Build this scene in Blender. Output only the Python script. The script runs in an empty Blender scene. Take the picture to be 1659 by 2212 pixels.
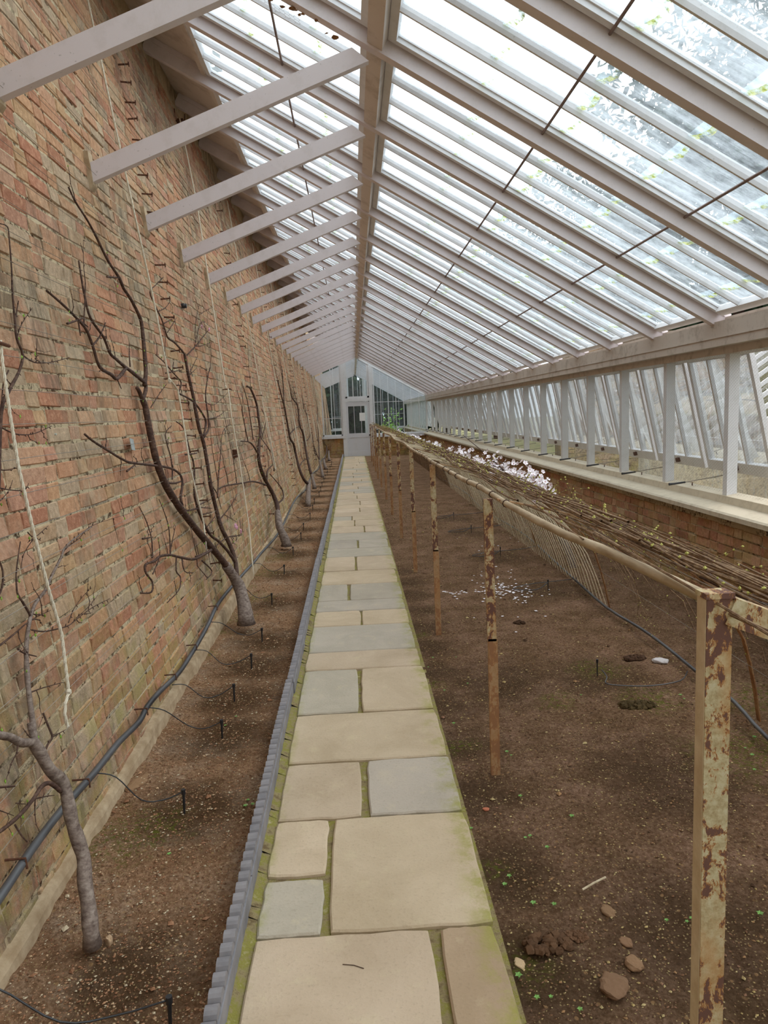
import bpy, math, random
import numpy as np
from mathutils import Vector, Matrix
rnd = random.Random(7)
nrg = np.random.default_rng(11)
SC = bpy.context.scene
COL = SC.collection

# ------------------------------------------------------------------ camera
F = 1600.0; W0, H0 = 1659.0, 2212.0; EYE = Vector((0, 0, 1.6))
_d = Vector(((762 - W0/2)/F, (893 - H0/2)/F, 1.0)).normalized()      # world +Y in camera axes (x right, y down, z forward)
_v = Vector((0.040, 1.0, 0.0)); _v.z = -(_v.x*_d.x + _v.y*_d.y)/_d.z; _v.normalize()   # world -Z
_x = _v.cross(_d)
def ray(px, py):
    c = Vector(((px - W0/2)/F, (py - H0/2)/F, 1.0))
    return Vector((_x.dot(c), _d.dot(c), -_v.dot(c)))
def hit(px, py, n, k):
    r = ray(px, py); n = Vector(n); return EYE + r*((k - n.dot(EYE))/n.dot(r))
def proj(p):
    q = Vector(p) - EYE
    c = _x*q.x + _d*q.y - _v*q.z
    if c.z < .05: return None
    return (W0/2 + F*c.x/c.z, H0/2 + F*c.y/c.z)
def seen(pts, m=4):
    for p in pts:
        s = proj(p)
        if s and m < s[0] < W0 - m and m < s[1] < H0 - m: return True
    return False
cd = bpy.data.cameras.new('camera'); cam = bpy.data.objects.new('camera', cd); COL.objects.link(cam)
right = Vector((_x.x, _d.x, -_v.x)); down = Vector((_x.y, _d.y, -_v.y)); fwd = Vector((_x.z, _d.z, -_v.z))
cam.matrix_world = Matrix(((right.x, -down.x, -fwd.x, EYE.x), (right.y, -down.y, -fwd.y, EYE.y), (right.z, -down.z, -fwd.z, EYE.z), (0, 0, 0, 1)))
cd.sensor_fit = 'HORIZONTAL'; cd.sensor_width = 36; cd.lens = F/W0*36; cd.clip_start = .02; cd.clip_end = 400
SC.camera = cam

# ------------------------------------------------------------------ materials
def srgb(r, g, b):
    return tuple(((c/255/12.92) if c/255 <= .04045 else ((c/255 + .055)/1.055)**2.4) for c in (r, g, b)) + (1,)
class NT:
    def __init__(s, name):
        s.m = bpy.data.materials.new(name); s.m.use_nodes = True; s.t = s.m.node_tree; s.t.nodes.clear()
        s.out = s.t.nodes.new('ShaderNodeOutputMaterial')
    def n(s, typ, ins={}, **pr):
        nd = s.t.nodes.new('ShaderNode' + typ)
        for k, v in pr.items(): setattr(nd, k, v)
        for k, v in ins.items():
            sk = nd.inputs[k]
            if isinstance(v, bpy.types.NodeSocket): s.t.links.new(v, sk)
            else: sk.default_value = v
        return nd
    def co(s, scale=(1, 1, 1), rot=(0, 0, 0)):
        tc = s.n('TexCoord'); return s.n('Mapping', {'Vector': tc.outputs['Object'], 'Scale': scale, 'Rotation': rot}).outputs[0]
    def noise(s, sc, det=4, rough=.6, v=None, dist=0):
        return s.n('TexNoise', {'Vector': v if v else s.co(), 'Scale': sc, 'Detail': det, 'Roughness': rough, 'Distortion': dist}).outputs[0]
    def ramp(s, f, stops, interp='LINEAR'):
        r = s.n('ValToRGB', {'Fac': f}); e = r.color_ramp.elements; r.color_ramp.interpolation = interp
        e[0].position, e[0].color = stops[0][0], stops[0][1]; e[1].position, e[1].color = stops[1][0], stops[1][1]
        for p, c in stops[2:]:
            x = e.new(p); x.color = c
        return r.outputs[0]
    def mask(s, f, a, b):
        return s.n('MapRange', {'Value': f, 'From Min': a, 'From Max': b}).outputs[0]
    def mix(s, f, a, b, mode='MIX'):
        return s.n('MixRGB', {'Fac': f, 'Color1': a, 'Color2': b}, blend_type=mode).outputs[0]
    def math(s, op, a, b=0.0):
        return s.n('Math', {0: a, 1: b}, operation=op).outputs[0]
    def bump(s, h, st=.5, d=.01):
        return s.n('Bump', {'Height': h, 'Strength': st, 'Distance': d}).outputs[0]
    def attr(s, nm):
        return s.n('Attribute', attribute_name=nm).outputs['Color']
    def done(s, col, rough=.8, metal=0, nrm=None, spec=.3):
        p = s.n('BsdfPrincipled', {'Base Color': col, 'Roughness': rough, 'Metallic': metal, 'Specular IOR Level': spec})
        if nrm: s.t.links.new(nrm, p.inputs['Normal'])
        s.t.links.new(p.outputs[0], s.out.inputs[0]); return s.m
def simple(name, c1, c2=None, sc=30, rough=.7, metal=0, bump=0, spec=.3, stretch=(1, 1, 1)):
    s = NT(name); v = s.co(stretch); f = s.noise(sc, 5, .6, v)
    c = s.ramp(f, [(.35, c1), (.65, c2 or c1)])
    return s.done(c, rough, metal, s.bump(f, bump) if bump else None, spec)
def paint(name, base, dirt, amt=.35, sc=6):
    s = NT(name); a = s.noise(sc, 6, .7); b = s.noise(60, 3, .6); c = s.noise(400, 2)
    m1 = s.mask(a, .5, .8); col = s.mix(s.math('MULTIPLY', m1, amt), base, dirt)
    sp = s.mask(b, .68, .74); col = s.mix(s.math('MULTIPLY', sp, .35), col, srgb(90, 80, 66))
    return s.done(col, .55, 0, s.bump(c, .08, .002), .35)
M = {}
M['white'] = paint('white_paint', srgb(222, 213, 215), srgb(180, 170, 160), .42)
M['white2'] = paint('white_paint_clean', srgb(224, 224, 226), srgb(178, 176, 168), .4, 9)
M['cream'] = paint('cream_paint', srgb(214, 202, 192), srgb(150, 132, 112), .7)
M['beam'] = paint('weathered_beam_paint', srgb(196, 186, 176), srgb(120, 106, 88), .8, 9)
M['door'] = paint('door_paint', srgb(212, 212, 216), srgb(180, 176, 170), .2)

def brickmat(name, mortar=False, red=False):
    s = NT(name); v = s.co()
    base = s.attr('Col')
    n1 = s.noise(38, 8, .7, v); n2 = s.noise(1.05, 6, .65, v); n3 = s.noise(160, 4, .6, v)
    vs = s.co((1, 3.2, .55)); st = s.noise(3.0, 7, .75, vs)
    c = s.mix(s.mask(n1, .3, .7), s.mix(1, base, srgb(214, 202, 188), 'MULTIPLY'), base)
    c = s.mix(s.math('MULTIPLY', s.mask(n1, .5, .72), .5), c, srgb(222, 176, 138))
    li = s.mask(n2, .47, .6)                                        # grey lichen bloom in patches
    li2 = s.math('MULTIPLY', li, s.mask(s.noise(24, 6, .7, v), .36, .6))
    c = s.mix(s.math('MULTIPLY', li2, .3 if red else .62), c, srgb(186, 170, 144))
    so = s.math('MULTIPLY', s.mask(st, .45, .57), s.mask(s.noise(1.1, 5, .65, v), .46, .57))  # soot and damp streaks
    c = s.mix(s.math('MULTIPLY', so, .25 if red else .62), c, srgb(92, 82, 68))
    z = s.n('SeparateXYZ', {'Vector': s.n('TexCoord').outputs['Object']}).outputs[2]
    gm = s.math('MULTIPLY', s.mask(z, 1.15, .2), s.mask(s.noise(5, 5, .7, v), .44, .62))
    c = s.mix(s.math('MULTIPLY', gm, .55), c, srgb(162, 152, 78))
    h = s.math('ADD', s.math('MULTIPLY', n1, .7), s.math('MULTIPLY', n3, .3))
    return s.done(c, .92, 0, s.bump(h, .9, .012), .15)
def mortar(name):
    s = NT(name); v = s.co(); n = s.noise(30, 7, .75, v); n2 = s.noise(1.2, 5, .6, v); n3 = s.noise(8, 5, .7, v); f = s.noise(200, 3, .6, v)
    c = s.ramp(n2, [(.4, srgb(216, 198, 164)), (.6, srgb(190, 170, 138))])
    g = s.math('MULTIPLY', s.mask(n, .50, .56), s.mask(n3, .42, .58)); c = s.mix(g, c, srgb(84, 58, 42))
    return s.done(c, .95, 0, s.bump(s.math('SUBTRACT', f, s.math('MULTIPLY', g, 1.2)), .8, .01), .1)
M['mortar'] = mortar('old_lime_mortar')
M['brick'] = brickmat('old_brick'); M['brick_red'] = brickmat('low_wall_brick', red=True)
def stone(name, a, b, c3, moss=.0):
    s = NT(name); v = s.co(); n1 = s.noise(2.6, 7, .65, v, .6); n2 = s.noise(90, 4, .6, v); n3 = s.noise(9, 6, .7, v)
    oi = s.n('Attribute', attribute_name='Col').outputs['Color']
    c = s.ramp(n1, [(.35, a), (.6, b), (.75, c3)])
    c = s.mix(.8, c, oi, 'MULTIPLY')
    c = s.mix(s.math('MULTIPLY', s.mask(n2, .55, .75), .25), c, srgb(120, 104, 82))
    c = s.mix(s.math('MULTIPLY', s.mask(n3, .56, .7), .3), c, srgb(214, 200, 164))
    x = s.n('SeparateXYZ', {'Vector': s.n('TexCoord').outputs['Object']}).outputs[0]
    e = s.math('MAXIMUM', s.mask(x, .27, .36), s.mask(x, -.335, -.385))
    g = s.math('MULTIPLY', e, s.mask(s.noise(7, 6, .75, v), .44, .6))
    c = s.mix(s.math('MULTIPLY', g, .75), c, srgb(150, 148, 60))
    return s.done(c, .85, 0, s.bump(s.math('ADD', n3, n2), .35, .006), .2)
M['slab'] = stone('york_stone_tan', srgb(186, 166, 140), srgb(201, 181, 156), srgb(211, 193, 168))
M['slabg'] = stone('york_stone_grey', srgb(172, 162, 146), srgb(184, 173, 157), srgb(194, 181, 158))
def mossy(name):
    s = NT(name); n = s.noise(16, 7, .7); f = s.noise(180, 4)
    c = s.ramp(n, [(.34, srgb(118, 98, 70)), (.46, srgb(156, 140, 102)), (.57, srgb(144, 138, 66)), (.68, srgb(182, 168, 130))])
    return s.done(c, .95, 0, s.bump(f, .8, .01), .1)
M['joint'] = mossy('mossy_joint')
M['conc'] = simple('lime_render', srgb(160, 136, 106), srgb(192, 170, 140), 14, .9, bump=.5)
M['sill'] = paint('stone_sill', srgb(202, 190, 168), srgb(150, 136, 110), .7, 12)
def soil(name, light):
    s = NT(name); v = s.co(); at = s.n('SeparateColor', {'Color': s.attr('Col')})
    n1 = s.noise(3.2, 7, .7, v); n2 = s.noise(60, 7, .75, v); n3 = s.noise(220, 4, .6, v)
    vo = s.n('TexVoronoi', {'Vector': v, 'Scale': 95.0, 'Randomness': 1.0}); vc = s.n('SeparateColor', {'Color': vo.outputs['Color']})
    vo2 = s.n('TexVoronoi', {'Vector': v, 'Scale': 42.0}); vc2 = s.n('SeparateColor', {'Color': vo2.outputs['Color']})
    if light: c = s.ramp(n1, [(.34, srgb(206, 160, 122)), (.5, srgb(222, 180, 144)), (.66, srgb(232, 202, 174))])
    else: c = s.ramp(n1, [(.34, srgb(150, 120, 90)), (.5, srgb(174, 140, 112)), (.66, srgb(204, 166, 140))])
    c = s.mix(s.mask(n2, .42, .7), s.mix(1, c, srgb(178, 168, 158), 'MULTIPLY'), c)
    c = s.mix(at.outputs[0], c, srgb(86, 62, 40) if light else srgb(78, 60, 42))          # damp earth round the drippers
    m = s.math('MULTIPLY', s.math('MULTIPLY', at.outputs[1], .8), s.mask(s.noise(45, 5, .7, v), .47, .6))
    c = s.mix(m, c, srgb(110, 116, 40))                                                    # moss
    sp = s.math('MULTIPLY', s.mask(vo.outputs['Distance'], .34, .2), s.mask(vc.outputs[0], .62, .68))
    c = s.mix(s.math('MULTIPLY', sp, .75), c, srgb(204, 178, 128))
    sp2 = s.math('MULTIPLY', s.mask(vo2.outputs['Distance'], .3, .2), s.mask(vc2.outputs[0], .82, .86))
    c = s.mix(s.math('MULTIPLY', sp2, .7), c, srgb(190, 150, 106))
    dk = s.math('MULTIPLY', s.mask(vo2.outputs['Distance'], .4, .2), s.mask(vc2.outputs[1], .7, .8))
    c = s.mix(s.math('MULTIPLY', dk, .45), c, srgb(76, 56, 42))
    h = s.math('ADD', s.math('MULTIPLY', n2, 1.0), s.math('ADD', s.math('MULTIPLY', n3, .4), s.math('MULTIPLY', vo.outputs['Distance'], -.35)))
    return s.done(c, .97, 0, s.bump(h, 1.0, .022), .08)
M['soilL'] = soil('left_bed_soil', True); M['soilR'] = soil('right_bed_soil', False)
def vcol(name, rough=.9, mult=1.0, bump=0):
    s = NT(name); n = s.noise(120, 3); c = s.mix(s.math('MULTIPLY', n, .3), s.attr('Col'), srgb(90, 68, 50))
    return s.done(c, rough, 0, s.bump(n, .4) if bump else None, .15)
M['chip'] = vcol('soil_chips')
M['edge'] = simple('blue_grey_edging', srgb(120, 118, 122), srgb(150, 146, 148), 10, .6, spec=.4, bump=.1)
M['edge_p'] = simple('purple_grey_edging', srgb(110, 98, 104), srgb(134, 122, 126), 10, .6, spec=.4, bump=.1)
M['black'] = simple('black_plastic', srgb(30, 30, 32), srgb(48, 48, 50), 8, .45, spec=.5)
M['hose'] = simple('grey_black_hose', srgb(42, 42, 46), srgb(92, 92, 94), 5, .4, spec=.5, stretch=(1, .3, 1))
M['iron'] = simple('rusty_iron', srgb(74, 48, 38), srgb(112, 74, 54), 60, .85, .2, bump=.3)
M['bar'] = simple('painted_bar', srgb(118, 100, 94), srgb(140, 120, 112), 20, .6)
M['wire'] = simple('galvanised_wire', srgb(120, 110, 98), srgb(158, 148, 134), 20, .5, .3)
M['net'] = simple('netting_wire', srgb(128, 126, 122), srgb(150, 148, 144), 20, .5, .4)
M['rope'] = simple('cotton_rope', srgb(222, 208, 182), srgb(244, 234, 214), 300, .9, bump=.6)
def rust(name, orange=False):
    s = NT(name); v = s.co((1, 1, .55)); n = s.noise(26, 8, .72, v, .3); n2 = s.noise(70, 6, .7); n3 = s.noise(9, 5, .6, v)
    pale = s.ramp(n2, [(.35, srgb(172, 150, 112)), (.55, srgb(200, 186, 150)), (.7, srgb(210, 200, 172))])
    c = s.mix(s.math('MULTIPLY', s.mask(n3, .46, .62), .55), pale, srgb(186, 130, 74)); c = s.mix(s.mask(n, .50, .52), c, srgb(176, 118, 62)); c = s.mix(s.mask(n, .52, .54), c, srgb(112, 80, 70))
    if orange: c = s.mix(.7, c, srgb(168, 122, 82))
    return s.done(c, .8, 0, s.bump(n, .5, .004), .25)
M['rust'] = rust('rusting_cream_paint'); M['rusto'] = rust('orange_rust', True); M['creamiron'] = simple('cream_iron', srgb(190, 166, 134), srgb(212, 192, 162), 16, .7, bump=.3)
M['pole'] = simple('pale_pole', srgb(150, 128, 100), srgb(190, 170, 142), 22, .75, bump=.4, stretch=(1, .2, 1))
def bark(name, a, b, c3):
    s = NT(name); v = s.co((1, 1, 2.2)); n = s.noise(34, 7, .7, v); n2 = s.noise(7, 4)
    c = s.ramp(n, [(.35, a), (.52, b), (.68, c3)]); return s.done(c, .8, 0, s.bump(n, .3, .004), .25)
M['bark'] = bark('grey_peach_bark', srgb(90, 74, 66), srgb(128, 112, 102), srgb(156, 142, 130))
M['bark2'] = bark('brown_peach_bark', srgb(56, 40, 34), srgb(82, 60, 50), srgb(112, 88, 74))
M['shoot'] = bark('fruit_shoot', srgb(92, 68, 50), srgb(130, 102, 76), srgb(164, 138, 104))
M['cane'] = bark('pale_cane', srgb(176, 158, 128), srgb(206, 190, 160), srgb(224, 212, 186))
M['leaf'] = simple('fresh_leaf', srgb(120, 160, 50), srgb(150, 190, 80), 20, .6)
M['bud'] = simple('yellow_green_bud', srgb(170, 166, 84), srgb(196, 190, 110), 20, .7)
M['seed'] = simple('seedling_leaf', srgb(112, 158, 72), srgb(150, 190, 118), 30, .5)
M['petal'] = simple('blossom_petal', srgb(250, 240, 242), srgb(252, 246, 250), 50, .7)
M['pink'] = simple('pink_petal', srgb(216, 150, 180), srgb(236, 186, 206), 50, .7)
M['calyx'] = simple('blossom_heart', srgb(150, 44, 70), srgb(190, 80, 100), 50, .7)
M['label'] = simple('grey_label', srgb(148, 156, 152), srgb(170, 176, 176), 8, .5)
M['print'] = simple('label_print', srgb(196, 200, 192), None, 8, .5)
M['paper'] = simple('white_paper', srgb(232, 232, 230), srgb(240, 240, 238), 8, .8)
M['algae'] = None
s = NT('algae_seal'); n = s.noise(30, 5, .7); c = s.ramp(n, [(.34, srgb(120, 124, 44)), (.5, srgb(190, 190, 110)), (.62, srgb(216, 214, 170))])
tl = s.n('BsdfTranslucent', {'Color': c}); df = s.n('BsdfDiffuse', {'Color': c}); tp = s.n('BsdfTransparent')
m1 = s.n('MixShader', {0: .35, 1: tl.outputs[0], 2: df.outputs[0]}); m2 = s.n('MixShader', {0: s.mask(s.noise(18, 4), .42, .62), 1: tp.outputs[0], 2: m1.outputs[0]})
s.t.links.new(m2.outputs[0], s.out.inputs[0]); M['algae'] = s.m
def glass(name, dirt, streak, tint=(.90, .965, .985, 1), dcol=(.86, .93, .97, 1)):
    s = NT(name); v = s.co(streak)
    n = s.noise(2.2, 7, .72, v, .5); n2 = s.noise(14, 5, .7, s.co())
    f = s.math('MULTIPLY', s.mask(s.math('ADD', s.math('MULTIPLY', n, .7), s.math('MULTIPLY', n2, .3)), .40, .62), dirt)
    f = s.math('ADD', f, dirt*.25)
    tp = s.n('BsdfTransparent', {'Color': tint}); gl = s.n('BsdfGlossy', {'Roughness': .03, 'Color': (1, 1, 1, 1)})
    fr = s.n('Fresnel', {'IOR': 1.45}); g = s.n('MixShader', {0: s.math('MULTIPLY', fr.outputs[0], .8), 1: tp.outputs[0], 2: gl.outputs[0]})
    tl = s.n('BsdfTranslucent', {'Color': dcol})
    mx = s.n('MixShader', {0: f, 1: g.outputs[0], 2: tl.outputs[0]}); s.t.links.new(mx.outputs[0], s.out.inputs[0]); return s.m
M['glass'] = glass('dirty_roof_glass', .34, (.35, 2.2, .35), dcol=(.78, .89, .96, 1)); M['glassv'] = glass('window_glass', .07, (1, 1.5, .6), dcol=(.8, .9, .95, 1))
M['sky_glare'] = glass('sky_glare_glass', 1.1, (1, 2.5, .5))  # high dirt value: white in the glass stands in for reflected sky
M['glassw'] = glass('side_glass', .24, (1, 2.5, .5))
M['foliage'] = None
s = NT('tree_foliage'); n = s.noise(.9, 5, .7); c = s.ramp(n, [(.35, srgb(34, 46, 34)), (.55, srgb(54, 68, 50)), (.7, srgb(84, 98, 74))])
tl = s.n('BsdfTranslucent', {'Color': c}); df = s.n('BsdfDiffuse', {'Color': c}); m1 = s.n('MixShader', {0: .6, 1: tl.outputs[0], 2: df.outputs[0]}); s.t.links.new(m1.outputs[0], s.out.inputs[0]); M['foliage'] = s.m
M['grass'] = simple('outside_grass', srgb(92, 98, 52), srgb(126, 118, 80), 3, .95, bump=.5)
M['deadleaf'] = simple('dead_leaf', srgb(120, 80, 48), srgb(160, 116, 74), 60, .9)
M['dark'] = simple('dark_void', srgb(40, 30, 26), None, 5, .95)

# ------------------------------------------------------------------ mesh builder
class MB:
    def __init__(s): s.v = []; s.f = []; s.mi = []; s.c = []; s.col = None; s.m = 0; s.usecol = False
    def face(s, idx): s.f.append(tuple(idx)); s.mi.append(s.m); s.c.append(s.col)
    def add(s, vs, fs):
        b = len(s.v); s.v.extend([tuple(x) for x in vs])
        for f in fs: s.face([b + i for i in f])
    def box(s, a, b):
        (x0, y0, z0), (x1, y1, z1) = a, b
        s.add([(x0,y0,z0),(x1,y0,z0),(x1,y1,z0),(x0,y1,z0),(x0,y0,z1),(x1,y0,z1),(x1,y1,z1),(x0,y1,z1)],
              [(0,3,2,1),(4,5,6,7),(0,1,5,4),(1,2,6,5),(2,3,7,6),(3,0,4,7)])
    def obox(s, o, ax, ay, az):                        # box from corner o with edge vectors
        o, ax, ay, az = map(Vector, (o, ax, ay, az)); P = [o, o+ax, o+ax+ay, o+ay]; P += [p + az for p in P]
        fl = [(0,3,2,1),(4,5,6,7),(0,1,5,4),(1,2,6,5),(2,3,7,6),(3,0,4,7)]
        if ax.cross(ay).dot(az) < 0: fl = [tuple(reversed(f)) for f in fl]
        s.add(P, fl)
    def tube(s, path, r, n=6, cap=True):
        path = [Vector(p) for p in path]; k = len(path)
        if k < 2: return
        rr = r if isinstance(r, (list, tuple)) else [r]*k
        b = len(s.v); prev = None
        for i, p in enumerate(path):
            t = (path[min(i+1, k-1)] - path[max(i-1, 0)]);
            if t.length < 1e-9: t = Vector((0, 0, 1))
            t.normalize()
            if prev is None:
                a = Vector((0, 0, 1)) if abs(t.z) < .9 else Vector((1, 0, 0)); u = t.cross(a).normalized()
            else:
                u = prev - t*prev.dot(t)
                u = u.normalized() if u.length > 1e-6 else t.orthogonal().normalized()
            prev = u; w = t.cross(u)
            for j in range(n):
                q = 2*math.pi*j/n; s.v.append(tuple(p + (u*math.cos(q) + w*math.sin(q))*rr[i]))
        for i in range(k-1):
            for j in range(n):
                j2 = (j+1) % n; s.face((b+i*n+j, b+i*n+j2, b+(i+1)*n+j2, b+(i+1)*n+j))
        if cap: s.face([b+j for j in reversed(range(n))]); s.face([b+(k-1)*n+j for j in range(n)])
    def blob(s, c, r, rng=rnd, sub=0, sq=(1, 1, 1), jit=.25, rot=None):
        P = [(1,0,0),(-1,0,0),(0,1,0),(0,-1,0),(0,0,1),(0,0,-1)]
        Fs = [(0,2,4),(2,1,4),(1,3,4),(3,0,4),(2,0,5),(1,2,5),(3,1,5),(0,3,5)]
        P = [Vector(p) for p in P]
        for _ in range(sub):
            mid = {}; NF = []
            def md(a, b_):
                k = (min(a, b_), max(a, b_))
                if k not in mid: mid[k] = len(P); P.append(((P[a]+P[b_])/2).normalized())
                return mid[k]
            for a, b_, c_ in Fs:
                x, y, z = md(a, b_), md(b_, c_), md(c_, a); NF += [(a,x,z),(x,b_,y),(z,y,c_),(x,y,z)]
            Fs = NF
        ang = rng.random()*6.28; ca, sa = math.cos(ang), math.sin(ang); vs = []
        for p in P:
            q = p*(1 + jit*(rng.random()*2-1)); x, y, z = q.x*sq[0]*r, q.y*sq[1]*r, q.z*sq[2]*r
            vs.append((c[0] + x*ca - y*sa, c[1] + x*sa + y*ca, c[2] + z))
        s.add(vs, Fs)
    def build(s, name, mats, parent=None, smooth=False):
        me = bpy.data.meshes.new(name); me.from_pydata(s.v, [], s.f)
        if not isinstance(mats, (list, tuple)): mats = [mats]
        for m in mats: me.materials.append(m)
        if len(mats) > 1: me.polygons.foreach_set('material_index', s.mi)
        if any(c is not None for c in s.c):
            ca = me.color_attributes.new('Col', 'FLOAT_COLOR', 'CORNER'); arr = []
            for f, c in zip(s.f, s.c): arr.extend(list(c or (1, 1, 1, 1))*len(f))
            ca.data.foreach_set('color', arr)
        if smooth: me.polygons.foreach_set('use_smooth', [True]*len(me.polygons))
        me.update(); o = bpy.data.objects.new(name, me); COL.objects.link(o)
        if parent: o.parent = parent
        return o
def tag(o, label, cat=None, group=None, kind=None):
    if label: o['label'] = label
    if cat: o['category'] = cat
    if group: o['group'] = group
    if kind: o['kind'] = kind
    return o
def empty(name, loc, label, cat, group=None):
    o = bpy.data.objects.new(name, None); COL.objects.link(o); o.location = loc; o.empty_display_size = .1
    return tag(o, label, cat, group)
def struct(o, label=None): o['kind'] = 'structure'; tag(o, label); return o
def copy_tree(o, loc=None, parent=None, kids=None):
    c = o.copy(); COL.objects.link(c)
    if loc is not None: c.location = loc
    if parent is not None: c.parent = parent
    for ch in KIDS.get(o.name, []): copy_tree(ch, None, c)
    return c
KIDS = {}
def nest(ch):
    fr = ch[0]; top = [fr]
    for c in ch[1:]:
        if c.name.split('.')[0] in ('glazing_bar', 'stay_bracket'): c.parent = fr; KIDS.setdefault(fr.name, []).append(c)
        else: top.append(c)
    return top
def reg(root, *ch): KIDS.setdefault(root.name, []).extend(ch)
ORD = 'first second third fourth fifth sixth seventh eighth ninth tenth eleventh twelfth thirteenth fourteenth fifteenth sixteenth seventeenth eighteenth nineteenth twentieth'.split()
ORD += ['twenty-' + o for o in ORD[:9]] + ['thirtieth'] + ['thirty-' + o for o in ORD[:9]]

# ------------------------------------------------------------------ building constants
Y0, ST = 4.46, 1.12                      # first brace and rafter pitch
YE = 27.8; YF = 39.9                     # glazed end wall, end of the compartment beyond
TH = math.atan(.58); DU = Vector((math.cos(TH), 0, -math.sin(TH))); DN = Vector((math.sin(TH), 0, math.cos(TH))); R0 = Vector((.165, 0, 3.63))
def rp(u, y, w): return R0 + DU*u + DN*w + Vector((0, y, 0))
BAT = .107
def wx(z): return -1.11 - BAT*z          # face of the battered brick wall
def wallhit(px, py, off=.05):
    return hit(px, py, (1, 0, BAT), -1.11 + off)

# ------------------------------------------------------------------ brickwork
PAL = [(208,160,128),(202,150,120),(212,168,132),(196,142,114),(208,172,134),(206,176,144),(202,162,130),(194,138,112),(212,168,138),(202,180,154),(206,162,128),(198,176,150),(208,166,140),(202,154,130)]
PALR = [(204,158,126),(196,146,116),(206,164,132),(190,138,112),(200,168,136),(206,176,144),(186,132,108),(210,170,138)]
def bricks(mb, a0, a1, z0, z1, P, Nn, pal, det=1.0, depth=.0055, course=.076, header=.112, stretcher=.225, jo=.009):
    """Flemish bond; P(a, z) gives the mortar-plane point, Nn the outward normal."""
    nc = int((z1 - z0)/course); Nn = Vector(Nn)
    for k in range(nc):
        zb = z0 + k*course; a = a0 - (header + jo)*(.5 if k % 2 else 1.6) ; hd = (k % 2 == 0)
        while a < a1:
            L = (header if hd else stretcher)*rnd.uniform(.95, 1.05); hd = not hd
            s0, s1 = max(a, a0), min(a + L, a1)
            if s1 - s0 > .03:
                c = rnd.choice(pal); q = rnd.uniform(.9, 1.06)
                mb.col = tuple(x*q for x in srgb(*c)[:3]) + (1,)
                j = lambda m=.004: rnd.uniform(-m, m)
                d = depth*rnd.uniform(.35, 1.35); t0, t1 = zb + .005 + j(), zb + course - .005 + j()
                tl = rnd.uniform(-.004, .004)
                q4 = [(s0 + j(), t0 + j(.003)), (s1 + j(), t0 + j(.003)), (s1 + j(), t1 + j(.003)), (s0 + j(), t1 + j(.003))]
                ou = [P(*p) for p in q4]; cx, cz = (s0 + s1)/2, (t0 + t1)/2
                inn = [P(p[0] + (.004 if p[0] < cx else -.004), p[1] + (.004 if p[1] < cz else -.004)) + Nn*(d + tl*(1 if p[1] < cz else -1)) for p in q4]
                mb.add(ou + inn, [(4,5,6,7),(0,1,5,4),(1,2,6,5),(2,3,7,6),(3,0,4,7)])
            a += L + jo
    mb.col = None
nw = Vector((1, 0, BAT)).normalized()
WT = 4.93
mb = MB(); cm = srgb(214, 198, 164)
PW = lambda a, z: Vector((wx(z), a, z))
mb.col = cm
mb.m = 1; mb.add([(wx(-.1), -4, -.1), (wx(-.1), YF, -.1), (wx(WT), YF, WT), (wx(WT), -4, WT)], [(0, 1, 2, 3)]); mb.m = 0
mb.add([(wx(-.1)-.5, -4, -.1), (wx(-.1)-.5, YF, -.1), (wx(-.1)-.5, YF, WT), (wx(-.1)-.5, -4, WT)], [(3, 2, 1, 0)])
mb.add([(wx(WT), -4, WT), (wx(WT), YF, WT), (wx(-.1)-.5, YF, WT), (wx(-.1)-.5, -4, WT)], [(0, 1, 2, 3)])
bricks(mb, .4, YE, .0, WT, PW, nw, PAL)
bricks(mb, YE + .1, YF, .0, WT, PW, nw, PAL, course=.152, stretcher=.45, header=.225)
struct(mb.build('wall_left', [M['brick'], M['mortar']]), 'tall battered brick wall in orange and grey lichened bricks with fruit trees trained on it')
mb = MB()                                              # rough rendered plinth
ys = np.arange(-1.0, YE, .12); ring = []
for y in ys:
    h = .05 + .045*min(1, max(0, (y-3)/3)) + rnd.uniform(-.008, .008); t = .028 + rnd.uniform(-.006, .006)
    ring.append([(-1.11 + t + .006, y, -.05), (-1.11 + t, y, h*.6), (-1.11 + t*.75, y, h), (-1.16, y, h + .012)])
for a, b in zip(ring[:-1], ring[1:]):
    for i in range(3): mb.add([a[i], b[i], b[i+1], a[i+1]], [(0, 1, 2, 3)])
struct(mb.build('baseboard_left', M['conc']), 'pale rendered plinth along the foot of the tall brick wall')
# low wall on the right and its stone sill
mb = MB(); PR = lambda a, z: Vector((2.70, a, z))
mb.m = 1; mb.box((2.70, -2, -.1), (2.93, YF, .74)); mb.m = 0
bricks(mb, .6, YE, .0, .745, lambda a, z: Vector((2.70, a, z)), (-1, 0, 0), PALR, depth=.009)
struct(mb.build('wall_right', [M['brick_red'], M['mortar']]), 'low red brown brick wall under the stone sill')
mb = MB(); sec = [(2.62,.745),(2.62,.778),(2.635,.79),(2.80,.808),(2.815,.862),(2.93,.88),(2.94,.735)]; ys = np.arange(-1, YF, .35)
for a, b in zip(ys[:-1], ys[1:]):
    ja = 0
    for p, q in zip(sec, sec[1:] + sec[:1]): mb.add([(p[0], a, p[1]), (q[0], a, q[1]), (q[0], b, q[1]), (p[0], b, p[1])], [(0, 1, 2, 3)])
struct(mb.build('trim_1', M['sill']), 'weathered stepped stone sill running along the top of the low wall')
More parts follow.
